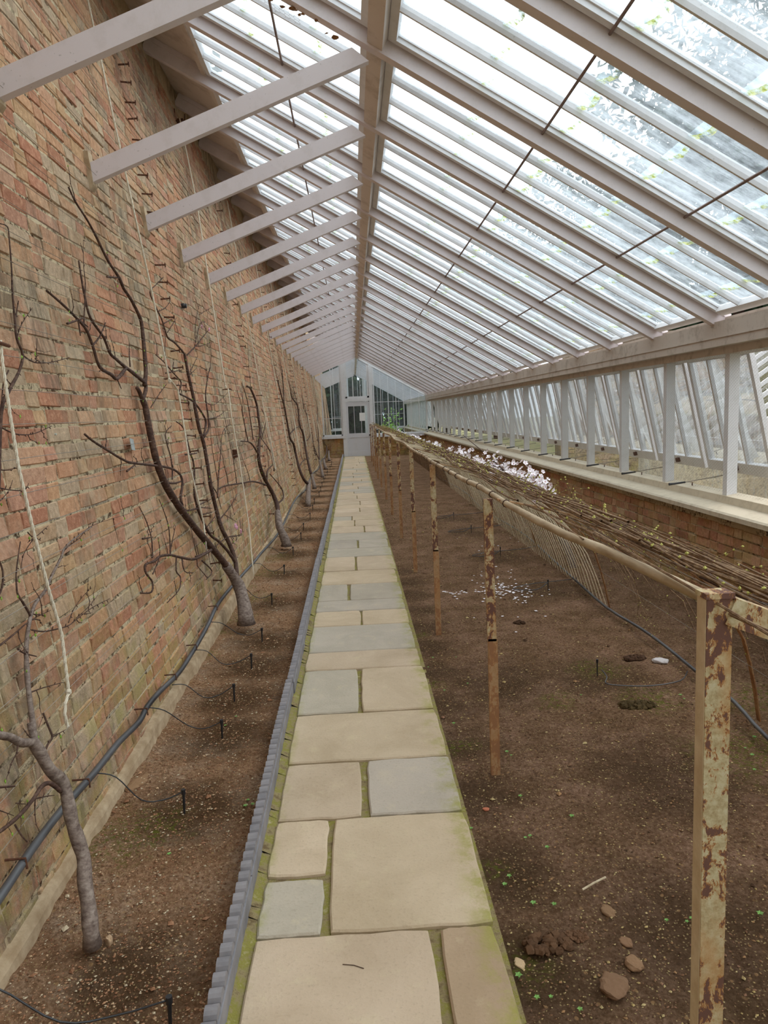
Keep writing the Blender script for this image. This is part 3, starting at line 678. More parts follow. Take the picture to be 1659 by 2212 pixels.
mb = MB(); sbox(mb, H-.07, H-.03, ST*.5-.02, ST*.5+.02, -.03, 0); ch.append(tag(mb.build('stay_bracket', M['iron'], root), 'small dark iron bracket on the bottom rail'))
KIDS[root.name] = nest(ch); f = True
rr = bpy.data.objects.new('stay_rod', None); COL.objects.link(rr)
mb = MB(); mb.tube([(2.78, .02, .905), (3.18, .02, .96)], .005, 6); q1 = mb.build('rod', M['wire'], rr)
mb = MB(); mb.tube([(2.66, .02, .896), (2.70, .02, .898), (2.80, .02, .908)], [.012, .009, .008], 8); q2 = tag(mb.build('grip', M['black'], rr), 'black rubber grip'); mb = MB(); mb.tube([(2.88, .06, .86), (2.88, .06, .9)], .005, 6); q3 = mb.build('peg', M['iron'], rr); KIDS[rr.name] = [q1, q2, q3]
for k, y in enumerate(postY):
    o = root if f else copy_tree(root); o.location = (0, y, 0)
    lb = 'between the %s and %s white posts' % (ORD[k], ORD[k+1]) if k + 1 < len(postY) else 'beyond the last white post'
    tag(o, 'outward tilted glazed side light ' + lb, 'window', 'tilted side lights')
    o = rr if f else copy_tree(rr); f = False; o.location = (0, y + ST*.53, 0)
    tag(o, 'black gripped iron stay rod lying across the sill ' + lb, 'stay', 'window stay rods on the sill')
mb = MB(); s_ = .0135
hexnet(mb, (2.806, 3.4, .885), (0, 1, 0), (0, 0, 1), 540, 54, s_, .00048)
tag(mb.build('wire_netting', M['net']), 'hexagonal wire netting stretched over the side openings', 'netting')

# ------------------------------------------------------------------ glazed end wall and door
def zr(x): return 3.63 - .58*(x - .165)
def gablebar(mb, x, wd, z0, z1, y=YE, d=.05):
    mb.add([(x-wd/2, y, z0), (x+wd/2, y, z0), (x+wd/2, y, z1 - .58*wd/2*0), (x-wd/2, y, z1), (x-wd/2, y+d, z0), (x+wd/2, y+d, z0), (x+wd/2, y+d, z1), (x-wd/2, y+d, z1)],
           [(0,1,2,3),(7,6,5,4),(1,0,4,5),(2,1,5,6),(3,2,6,7),(0,3,7,4)])
def end_wall(Y_, full):
    def win(name, x0, x1, z0, bars, tz, label, frame=.045):
        root = bpy.data.objects.new(name, None); COL.objects.link(root); root['kind'] = 'structure'; tag(root, label)
        mb = MB(); 
        top = lambda x: min(zr(x) + .13, wt(x))
        gablebar(mb, x0 + frame/2, frame, z0, top(x0 + frame/2), Y_); gablebar(mb, x1 - frame/2, frame, z0, top(x1 - frame/2), Y_)
        mb.box((x0, Y_, z0), (x1, Y_ + .05, z0 + .06)); mb.obox((x0, Y_, top(x0) - .06), (x1-x0, 0, top(x1) - top(x0)), (0, .05, 0), (0, 0, .06))
        mb.build('window_frame', M['white2'], root)
        for b in bars: mb = MB(); gablebar(mb, b, .018, z0 + .05, top(b) - .03, Y_ + .01, .03); mb.build('glazing_bar', M['white2'], root)
        for t in tz:
            if t < top(x1) - .03 or True: mb = MB(); xe = x1 if t < zr(x1) else (.165 + (3.63 - t)/.58); mb.box((x0 + .02, Y_ + .012, t - .009), (min(x1, xe) - .02, Y_ + .038, t + .009)); mb.build('glazing_bar', M['white2'], root)
        mb = MB(); mb.add([(x0, Y_ + .025, z0), (x1, Y_ + .025, z0), (x1, Y_ + .025, top(x1)), (x0, Y_ + .025, top(x0))], [(0,1,2,3)]); mb.build('glass_panes', M['glassv'], root)
        return root
    wt = lambda x: 9.0
    z0 = .775
    tagl = 'in the near glazed end' if full else 'in the farther glazed end'
    win('window_1' if full else 'window_5', wx(1.0) - .02 + .1, -.40, z0, [-.68], [1.44], 'tall narrow glazed window left of the white door ' + tagl)
    win('window_2' if full else 'window_6', .78, 2.78, z0, [1.06, 1.34, 1.62, 1.90, 2.18, 2.48], [1.98] if full else [1.5], 'wide window of sloping head right of the white door ' + tagl)
    win('window_3' if full else 'window_7', -.25, .63, 2.16, [.05, .31], [], 'gable window directly above the door ' + tagl, .07)
    mb = MB()
    for x, wd in ((-.32, .15), (.70, .13)): gablebar(mb, x, wd, 0, zr(x) + .12, Y_ - .03, .11)
    mb.box((-.36, Y_ - .025, 2.04), (.75, Y_ + .08, 2.16)); mb.box((-1.2, Y_ - .06, .69), (-.3, Y_ + .08, .79)); mb.box((.74, Y_ - .06, .69), (2.75, Y_ + .08, .79))
    mb.obox(rp(-2.1, Y_ - .02, .0), DU*5.1, (0, .07, 0), DN*.13)
    struct(mb.build('trim_2' if full else 'trim_4', M['white2']), 'white door posts, transom and window boards ' + tagl)
    if not full: return
    d = bpy.data.objects.new('door_1', None); COL.objects.link(d); d['kind'] = 'structure'; tag(d, 'white half glazed panelled door ' + tagl)
    x0, x1 = -.245, .635; y = Y_ + .0; mb = MB()
    mb.box((x0, y, .0), (x0 + .08, y + .045, 2.02)); mb.box((x1 - .10, y, .0), (x1, y + .045, 2.02)); mb.box((x0 + .08, y, 1.86), (x1 - .1, y + .045, 2.02)); mb.box((x0 + .08, y, .70), (x1 - .1, y + .045, .86)); mb.box((x0 + .08, y, 0), (x1 - .1, y + .045, .2)); mb.box((.15, y, .2), (.225, y + .045, .70))
    lf_ = mb.build('door_leaf', M['door'], d)
    for q in ((x0 + .08, .15), (.225, x1 - .1)): mb = MB(); mb.box((q[0], y + .018, .2), (q[1], y + .03, .70)); mb.build('door_panel', M['door'], lf_)
    for q in (.05, .31): mb = MB(); mb.box((q - .009, y + .005, .86), (q + .009, y + .04, 1.86)); mb.build('glazing_bar', M['door'], lf_)
    mb = MB(); mb.add([(x0 + .09, y + .022, .85), (x1 - .09, y + .022, .85), (x1 - .09, y + .022, 1.87), (x0 + .09, y + .022, 1.87)], [(0,1,2,3)]); mb.build('glass_panes', M['glassv'], d)
    mb = MB(); mb.tube([(x1 - .045, y, .78), (x1 - .045, y - .03, .78), (x1 - .045, y - .045, .78), (x1 - .045, y - .07, .78), (x1 - .045, y - .078, .78)], [.012, .012, .026, .026, .012], 10); tag(mb.build('door_handle', M['black'], d), 'round black door knob')
    if full:
        mb = MB(); mb.box((.245, y - .002, 1.31), (.455, y + .003, 1.61)); tag(mb.build('paper_notice', M['paper']), 'white paper notice fixed to the glass of the end door', 'notice')
end_wall(YE, True); end_wall(YF, False)
mb = MB(); mb.box((-.3, YE - .02, -.02), (.8, YE + .1, .012)); struct(mb.build('trim_3', M['sill']), 'stone threshold under the end door')
# compartment beyond
g = 'timbers of the far compartment'
for i in range(1, 11):
    y = YE + .35 + i*1.1
    for nm, src, cat, lb in (('roof_rafter', raf, 'rafter', 'white roof rafter of the far compartment seen through the end glass'), ('side_post', post, 'post', 'white side post of the far compartment seen through the end glass')):
        o = src.copy(); COL.objects.link(o); o.location = (0, y, 0); tag(o, lb, cat, cat + 's of the far compartment')
    o = copy_tree(broot); o.location = (0, y, 0); tag(o, 'timber brace of the far compartment seen through the end glass', 'brace', 'braces of the far compartment')
mb = MB(); ubox(mb, -1.5, 3.0, YE + .1, YF, .10, .104); tag(mb.build('roof_glazing', M['glass']), 'roof glass of the far compartment beyond the end door', 'glazing')
mb = MB(); mb.box((2.72, YE + .1, 1.985), (2.95, YF, 2.165)); ubox(mb, .0, .095, YE + .1, YF, .012, .12); tag(mb.build('roof_beams', M['white2']), 'eaves beam and purlin of the far compartment', 'beam')
mb = MB(); mb.add([(3.1, YE + .1, .95), (3.1, YF, .95), (3.0, YF, 1.97), (3.0, YE + .1, 1.97)], [(0,1,2,3)]); tag(mb.build('side_glazing', M['glassw']), 'side glass of the far compartment', 'glazing')

# ------------------------------------------------------------------ wall furniture: wires, vine eyes, ropes, hose
WZ = [.36 + .125*k for k in range(31)]
mb = None
for k, z in enumerate(WZ):
    mb = MB(); P = []
    for j, y in enumerate(np.arange(1.0, YE, 1.9)): P.append((wx(z) + .052, y + .0, z + (0 if j % 2 else -.006)))
    mb.tube(P, .0013, 4); tag(mb.build('training_wire', M['wire']), 'thin horizontal training wire on the tall wall, %s above the soil' % ORD[k], 'wire', 'training wires on the tall wall')
mb = MB(); mb.box((-.012, -.004, -.004), (.078, .004, .006)); mb.tube([(.074, -.0, .016), (.074, 0, -.016)], .004, 5); eye = mb.build('vine_eye', M['iron']); f = True
for c, yc in enumerate([1.9, 5.68, 9.5, 13.3, 17.1, 20.9]):
    for k, z in enumerate(WZ + [4.235]):
        y = yc + rnd.uniform(-.02, .02) - (z - 2.2)*.0
        if not seen([(wx(z), y, z)]): continue
        if c and rnd.random() < .1: continue
        o = eye if f else eye.copy()
        if not f: COL.objects.link(o)
        f = False; o.location = (wx(z), y, z); o.rotation_euler = (0, rnd.uniform(-.1, .2), rnd.uniform(-.25, .25)); 
        tag(o, 'rusty flat iron vine eye in the %s upright row on the tall brick wall' % ORD[c], 'vine eye', '%s upright row of vine eyes' % ORD[c])
def rope_twist(mb, P, r, near):
    # resample, then twist three strands (near) or a plain cord
    P = [Vector(p) for p in P]; Q = []; 
    for a, b in zip(P[:-1], P[1:]):
        n = max(2, int((b-a).length/(.006 if near else .08)))
        for i in range(n): Q.append(a.lerp(b, i/n))
    Q.append(P[-1])
    if not near: mb.tube(Q, r, 6); return
    for k in range(3):
        R = []
        for i, p in enumerate(Q):
            t = (Q[min(i+1, len(Q)-1)] - Q[max(i-1, 0)]).normalized(); u = t.cross(Vector((1, .2, 0))).normalized(); w = t.cross(u); an = i*.42 + k*2.094
            R.append(p + (u*math.cos(an) + w*math.sin(an))*r*.5)
        mb.tube(R, r*.56, 5, cap=False)
ropes = []
def rope_thing(pts, tail, r, label, near, knotr=.02):
    root = empty('wall_rope', (0, 0, 0), label, 'rope', 'ropes hanging down the tall wall'); mb = MB(); rope_twist(mb, pts, r, near); mb.build('cord', M['rope'], root, True)
    k = pts[-1]; mb = MB()
    for q in range(3):
        mb.tube([Vector(k) + Vector((math.cos(a)*.35, math.cos(a + q)*1.0, math.sin(a)*1.0))*knotr*.6 for a in np.linspace(0, 6.3, 9)], r*1.05, 5)
    mb.build('knot', M['rope'], root, True)
    if tail: mb = MB(); rope_twist(mb, tail, r*.95, near); mb.build('tail', M['rope'], root, True)
    return root
wp = lambda px, py, o=.075: wallhit(px, py, o)
rope_thing([wp(*p) for p in [(0, 735), (6, 790), (22, 900), (40, 1010), (75, 1160), (104, 1270), (133, 1370), (148, 1495)]], [wp(148, 1497), wp(141, 1520), wp(140, 1545), wp(146, 1570)], .0066, 'thick twisted cream rope nearest the camera, knotted low on the tall wall', True, .012)
rope_thing([wp(183, -30), wp(270, 370), wp(330, 640), wp(366, 822)], [wp(368, 820), wp(384, 842), (wp(391, 880)), wp(402, 950), wp(411, 1010), wp(440, 1130), wp(447, 1200)], .0068, 'cream rope passing the second brace to an iron cleat, second from the camera', True, .018)
rope_thing([wp(388, 255), wp(425, 440), wp(487, 836)], [wp(493, 840), wp(500, 900), wp(516, 990), wp(537, 1130), wp(548, 1245)], .0068, 'cream rope ending at the third cleat, third from the camera', False, .018)
for k, y in enumerate((10.3, 12.72, 15.1, 17.5, 19.9, 22.3, 24.7)):
    T, Bt = Vector((wx(4.4) + .075, y - .15, 4.4)), Vector((wx(1.93) + .075, y, 1.93)); rope_thing([T, Bt], [Bt, Vector((wx(.9) + .075, y + .1, .9)), Vector((wx(.8) + .075, y + .2, .85)), Vector((wx(1.6) + .075, y + .2, 1.6))], .0068, 'cream cord hanging on the tall wall, %s from the camera' % ORD[k+3], False, .018)
f = True
for k, y in enumerate((2.74, 5.33, 7.68, 10.3, 12.72, 15.1, 17.5, 19.9, 22.3, 24.7)):
    if f: mb = MB(); mb.tube([(-.02, 0, 0), (.085, 0, .004)], .006, 6); mb.tube([(.085, -.045, .006), (.085, .045, .0)], .0065, 6); cl = mb.build('rope_cleat', M['iron']); o = cl
    else: o = cl.copy(); COL.objects.link(o)
    f = False; o.location = (wx(1.9), y, 1.89); tag(o, 'rusty iron rope cleat on the tall wall, %s from the camera' % ORD[k], 'cleat', 'rope cleats on the tall wall')
# iron shelf bracket, label, tags
p = wallhit(382, 263, 0); mb = MB(); mb.box((-.02, -.05, -.012), (.07, .05, .012)); mb.box((-.02, -.06, .01), (.0, -.05, .1)); mb.tube([(.06, .05, 0), (.07, .055, .09)], .006, 5)
o = mb.build('iron_bracket', M['iron']); o.location = p; tag(o, 'dark iron bracket at the head of the wall under the third rafter', 'bracket')
p = wallhit(390, 661, 0); mb = MB(); mb.tube([(-.02, 0, 0), (.03, 0, 0), (.05, 0, .0)], [.02, .022, .01], 10); mb.tube([(.045, math.cos(a)*.016, math.sin(a)*.016) for a in np.linspace(0, 6.28, 12)], .005, 5)
o = mb.build('ring_bolt', M['black']); o.location = p; tag(o, 'round black ring bolt alone on the upper brickwork', 'bolt')
p = wallhit(503, 980, 0); mb = MB(); mb.box((-.01, -.06, -.04), (.045, .06, .04)); mb.box((.045, -.045, -.028), (.05, .045, .028))
o = mb.build('junction_box', M['iron']); o.location = p; tag(o, 'small dark rusty box on the wall beside the third rope', 'box')
root = empty('plant_label', wallhit(287, 962, .03), 'small grey printed plant label on the wall left of the second tree', 'label'); root.rotation_euler = (math.radians(-4), math.radians(-6), math.radians(10))
mb = MB(); mb.box((0, -.10, -.028), (.003, .05, .036)); mb.build('plate', M['label'], root)
mb = MB()                                               # faint rows of print
for zz, y0_, y1_ in ((.012, -.085, -.03), (.004, -.02, .03), (-.004, -.085, -.045), (-.018, -.08, -.02)):
    yy2 = y0_
    while yy2 < y1_: L = rnd.uniform(.004, .011); mb.box((.0031, yy2, zz), (.0036, yy2 + L, zz + .0028)); yy2 += L + .003
mb.build('lettering', M['print'], root)
mb = MB(); mb.tube([(-.05, -.02, 0), (.0, -.02, 0)], .003, 5); mb.build('stem', M['iron'], root)
p = wallhit(115, 938, 0); mb = MB(); mb.tube([(-.02, 0, 0), (.004, 0, 0)], .010, 10); mb.tube([(.004, 0, 0), (.014, 0, 0)], .004, 6); o = mb.build('screw_eye', M['print']); o.location = p; tag(o, 'white plastic screw plug on the wall beside the nearest rope', 'plug')
# hoses
def hose_path(pix, x=-1.068):
    return [hit(px, py, (1, 0, 0), x) for px, py in pix]
Hp = hose_path([(-120, 2110), (0, 1938), (50, 1862), (100, 1792), (150, 1730), (205, 1668), (255, 1605), (300, 1560), (317, 1528), (345, 1494), (385, 1455), (410, 1418), (430, 1385), (450, 1348), (470, 1306), (505, 1262)])
Hp += [Vector((-1.068, y, .10 + .05*math.sin(y*1.1))) for y in np.arange(7.4, YE, .5)]
def smooth(P, n=3):
    Q = []
    for i in range(len(P) - 1):
        p0, p1, p2, p3 = P[max(i-1, 0)], P[i], P[i+1], P[min(i+2, len(P)-1)]
        for k in range(n):
            t = k/n; Q.append(.5*((2*p1) + (p2-p0)*t + (2*p0-5*p1+4*p2-p3)*t*t + (3*p1-p0-3*p2+p3)*t**3))
    return Q + [P[-1]]
mb = MB(); mb.tube(smooth(Hp), .0135, 10); root = empty('irrigation_hose', (0, 0, 0), 'black irrigation hose clipped along the foot of the tall brick wall', 'hose'); mb.build('pipe', M['hose'], root, True)
for k, (px, py) in enumerate(((48, 1869), (186, 1695), (313, 1540), (375, 1465), (420, 1400), (465, 1315))):
    p = hit(px, py, (1, 0, 0), -1.068); mb = MB(); mb.tube([p + Vector((-.05, 0, .02)), p + Vector((.012, 0, .022)), p + Vector((.014, 0, -.012))], .004, 5); mb.build('clip', M['iron'], root)
def dripper(x, y, hz, side, k, label, grp, src):
    z = float(ground(np.array(x), np.array(y))) - .012
    root = empty('drip_stake', (x, y, z), label, 'drip stake', grp)
    mb = MB(); mb.tube([(0, 0, -.02), (.003, .002, .085), (.003, .002, .088)], [.004, .0062, .0062], 6); mb.tube([(.003, .002, .085), (.003, .002, .105)], .009, 8); mb.build('stake', M['black'], root)
    a = Vector((.003, .002, .095)); b = src - Vector((x, y, z)); sag = .0 if abs(b.x) < .05 else 1
    P = [a, a.lerp(b, .25) + Vector((0, 0, -.055)), a.lerp(b, .5) + Vector((0, rnd.uniform(-.03, .03), -.065)), a.lerp(b, .78) + Vector((0, 0, .0)), b]
    mb = MB(); mb.tube(smooth(P, 4), .0026, 6); mb.build('feed_tube', M['black'], root, True)
for k, (x, y) in enumerate(DRL):
    near = min(Hp, key=lambda p: abs(p.y - (y - .05)))
    dripper(x, y, 0, 0, k, 'black drip stake with feed tube in the left bed, %s from the camera' % ORD[k], 'drip stakes in the left bed', Vector((-1.06, y - .12, near.z)))
HR = [Vector((1.80, 1.6, .03)), Vector((1.84, 2.6, .035))] + [hit(px, py, (0, 0, 1), .03) for px, py in ((1659, 1595), (1585, 1515), (1500, 1447), (1440, 1398), (1385, 1358), (1310, 1312), (1245, 1255), (1190, 1205), (1140, 1160), (1090, 1128))] + [Vector((2.02 + .05*math.sin(y), y, .03)) for y in np.arange(11, 26, 1.2)]
mb = MB(); mb.tube(smooth(HR), .010, 8); tag(mb.build('soaker_hose', M['hose'], None, True), 'dark hose lying on the soil along the foot of the trellis', 'hose')
for k, (x, y) in enumerate(DRR):
    z = float(ground(np.array(x), np.array(y))) - .014; root = empty('drip_stake', (x, y, z), 'black drip stake in the right bed, %s from the camera' % ORD[k], 'drip stake', 'drip stakes in the right bed')
    mb = MB(); mb.tube([(0, 0, -.02), (0, 0, .085)], [.0028, .0045], 6); mb.tube([(0, 0, .08), (0, 0, .1)], .007, 8); mb.build('stake', M['black'], root)
    if k == 0: P = [hit(px, py, (0, 0, 1), .012) for px, py in ((1300, 1447), (1311, 1462), (1309, 1476), (1345, 1481), (1410, 1481), (1470, 1470), (1485, 1450))]
    else: P = [Vector((x, y, .06)), Vector((x - .12, y - .05, .01)), Vector((x - .3, y + .05, .004)), Vector((x - .1, y + .2, .004)), Vector((x + .3, y + .3, .004)), Vector((2.0, y + .3, .03))]
    mb = MB(); mb.tube([q - Vector((x, y, z)) for q in smooth(P, 4)], .0035, 6); mb.build('feed_tube', M['hose'], root, True)

# ------------------------------------------------------------------ peach trees fanned on the wall
def tpt(px, py, off=.05, base=.22, zt=.85):
    o = off
    for _ in range(14):
        p = wallhit(px, py, o); o2 = off + base*max(0, 1 - max(p.z, 0)/zt)**1.3; o = .5*o + .5*o2
    return wallhit(px, py, o)
def catline(P, n): return smooth(P, n)
def wall_tree(name, label, parts, seed, auto=0, twm=1.0, budm=1.0):
    rg = random.Random(seed); root = None
    flat = []
    for (nm, pix, r0, r1) in parts:
        P = [tpt(*p) for p in pix]; flat.append((nm, catline(P, 4), r0, r1))
    base = flat[0][1][0].copy(); base.z = -.012
    root = empty(name, base, label, 'tree', 'fan trained peach trees on the tall wall')
    tw = MB(); bd = MB(); lf = MB()
    def lin(P, r0, r1, mb, n): mb.tube([p - base for p in P], [r0 + (r1 - r0)*(i/(len(P)-1)) for i in range(len(P))], n)
    for nm, P, r0, r1 in flat:
        mb = MB()
        if nm == 'trunk':
            P = [P[0] - Vector((0, 0, .05))] + P; rr = [r0*1.25] + [ (r0 + (r1-r0)*i/(len(P)-2))*(1 + .05*math.sin(i*.9) + rg.uniform(-.025, .025)) for i in range(len(P)-1)]
            mb.tube([p - base for p in P], rr, 12)
            mb.build('trunk', M['bark'], root, True); 
        elif nm == 'twig': lin(P, r0, r1, tw, 5)
        else:
            rr = [(r0 + (r1-r0)*(i/(len(P)-1)))*(1 + rg.uniform(-.08, .08)) for i in range(len(P))]
            mb.tube([p - base for p in P], rr, 8); mb.build('branch', M['bark'] if (seed == 1 and r0 > .0085) else M['bark2'], root, True)
        if nm != 'trunk':                             # nodes, spurs and short side growth
            for i in range(1, len(P) - 1):
                p = P[i]; t = (P[i+1] - P[i-1]).normalized(); L = (P[i+1]-P[i-1]).length
                if rg.random() < min(.9, L*9)*budm:
                    sd = nw.cross(t)*(1 if rg.random() < .5 else -1); q = p + sd*rg.uniform(.006, .014) + nw*.004; tw.tube([p - base, q - base], [.0025, .0012], 4)
                    if rg.random() < .12: lf.blob(q + sd*.004 - base, .006, rg, sq=(.5, .7, 1.3))
                if rg.random() < min(.5, L*1.5)*twm:
                    sd = (nw.cross(t)*rg.choice((1, -1)) + t*rg.uniform(-.2, .9)).normalized(); ln = rg.uniform(.04, .17); P2 = [p]; q = p
                    for j in range(4): sd = (sd + Vector((0, rg.uniform(-.35, .35), rg.uniform(-.3, .4)))).normalized(); q = q + sd*ln/4; P2.append(q + nw*rg.uniform(-.004, .01))
                    rad = min(.0026, r0*.6); tw.tube([x - base for x in P2], [rad, rad*.85, rad*.7, rad*.5, rad*.4], 4)
                    for j in (1, 2, 3): tw.blob(P2[j] - base, rad*1.6, rg)
                    if rg.random() < .25: lf.blob(P2[-1] - base, .006, rg, sq=(.5, .8, 1.4))
    for a in range(auto):                              # extra fine shoots up the wires
        P = rg.choice(flat[1:])[1] if len(flat) > 1 else flat[0][1]; p = P[rg.randrange(len(P)//3, len(P))].copy(); ln = rg.uniform(.3, .9); an = rg.uniform(-.9, .9); P2 = [p]
        if p.z < .4: an *= .8
        for j in range(6):
            an += rg.uniform(-.22, .22); dz = math.cos(an)*ln/6; dy = math.sin(an)*ln/6; q = P2[-1]; z = q.z + dz; P2.append(Vector((wx(z) + .055 + rg.uniform(-.005, .01), q.y + dy, z)))
            if rg.random() < .6: tw.tube([P2[-1] - base, P2[-1] - base + Vector((0, rg.uniform(-.05, .05), rg.uniform(-.01, .05)))], [.0022, .001], 4)
        tw.tube([x - base for x in P2], [.004 - .0005*j for j in range(7)], 5)
    if tw.v: tag(tw.build('twigs', M['bark2'], root), None, kind='stuff')
    if lf.v: tag(lf.build('leaf_buds', M['leaf'], root), 'fresh green opening leaf buds', kind='stuff')
    return root, base
T = 'trunk'; B = 'branch'; t = 'twig'
t1 = [(T, [(196,2012),(191,1957),(183,1903),(181,1855),(167,1810),(156,1776),(147,1731),(136,1690),(108,1663),(86,1625),(70,1601)], .0235, .0185),
 (B, [(72,1604),(45,1604),(23,1593),(0,1588),(-60,1572),(-160,1540)], .0145, .010), (B, [(78,1610),(74,1585),(70,1556),(61,1485),(57,1424),(57,1393),(63,1346),(75,1306),(98,1275),(110,1247),(132,1204),(139,1185),(160,1164),(198,1138)], .0105, .003),
 (B, [(77,1605),(68,1580),(64,1562)], .011, .009),
 (B, [(132,1710),(108,1692),(90,1699),(72,1726),(45,1758),(23,1778),(0,1796),(-60,1840)], .0075, .005),
 (B, [(63,1346),(65,1330),(51,1304),(39,1285),(36,1269),(35,1240),(38,1212),(44,1170)], .005, .002),
 (t, [(69,1361),(95,1364),(130,1357),(150,1350),(165,1338),(200,1312),(237,1293)], .0035, .0015), (t, [(148,1345),(160,1315),(180,1287),(198,1270)], .0022, .001), (t, [(165,1335),(190,1312),(212,1285)], .0022, .001),
 (t, [(38,1401),(52,1411),(79,1418)], .004, .002), (t, [(67,1495),(95,1485),(136,1474)], .003, .0013), (t, [(93,1540),(105,1570),(113,1592),(104,1606),(96,1625)], .0035, .004), (t, [(113,1592),(142,1576)], .003, .001),
 (t, [(72,1726),(100,1720),(118,1718)], .003, .001), (t, [(34,1735),(56,1737)], .002, .001), (t, [(32,1781),(45,1803),(59,1819)], .003, .002), (t, [(0,1751),(30,1762)], .002, .001), (t, [(-10,1701),(32,1698)], .004, .003),
 (B, [(-60,1330),(-10,1150),(2,898),(18,847),(40,805),(49,767),(36,731),(32,689),(27,635),(25,581),(20,517),(16,490),(0,483)], .0075, .002),
 (t, [(49,767),(75,783),(112,782),(150,772)], .0035, .0015), (t, [(36,731),(47,700),(70,665)], .003, .001), (t, [(33,690),(40,650)], .003, .002), (t, [(78,783),(80,730)], .002, .001), (t, [(18,800),(8,825),(4,860),(1,900)], .003, .002),
 (t, [(-10,915),(2,923),(32,937),(60,939),(81,934),(112,920)], .0035, .0015), (t, [(-10,1052),(20,1058),(52,1059),(62,1044)], .003, .001), (t, [(60,1150),(75,1160),(104,1136)], .0025, .001), (t, [(75,1160),(60,1172)], .002, .001), (t, [(75,1160),(88,1168)], .002, .001), (t, [(75,1160),(52,1195),(45,1230)], .002, .001),
 (t, [(110,1247),(134,1198),(148,1180),(172,1162),(200,1135),(280,1109)], .003, .001), (t, [(-10,1300),(4,1270),(6,1235),(-2,1210)], .004, .003), (t, [(-8,1400),(30,1370),(66,1340),(110,1318)], .004, .001)]
wall_tree('peach_tree', 'nearest grey barked peach tree with a smooth leaning trunk in the left bed', t1, 1, 0, .9)
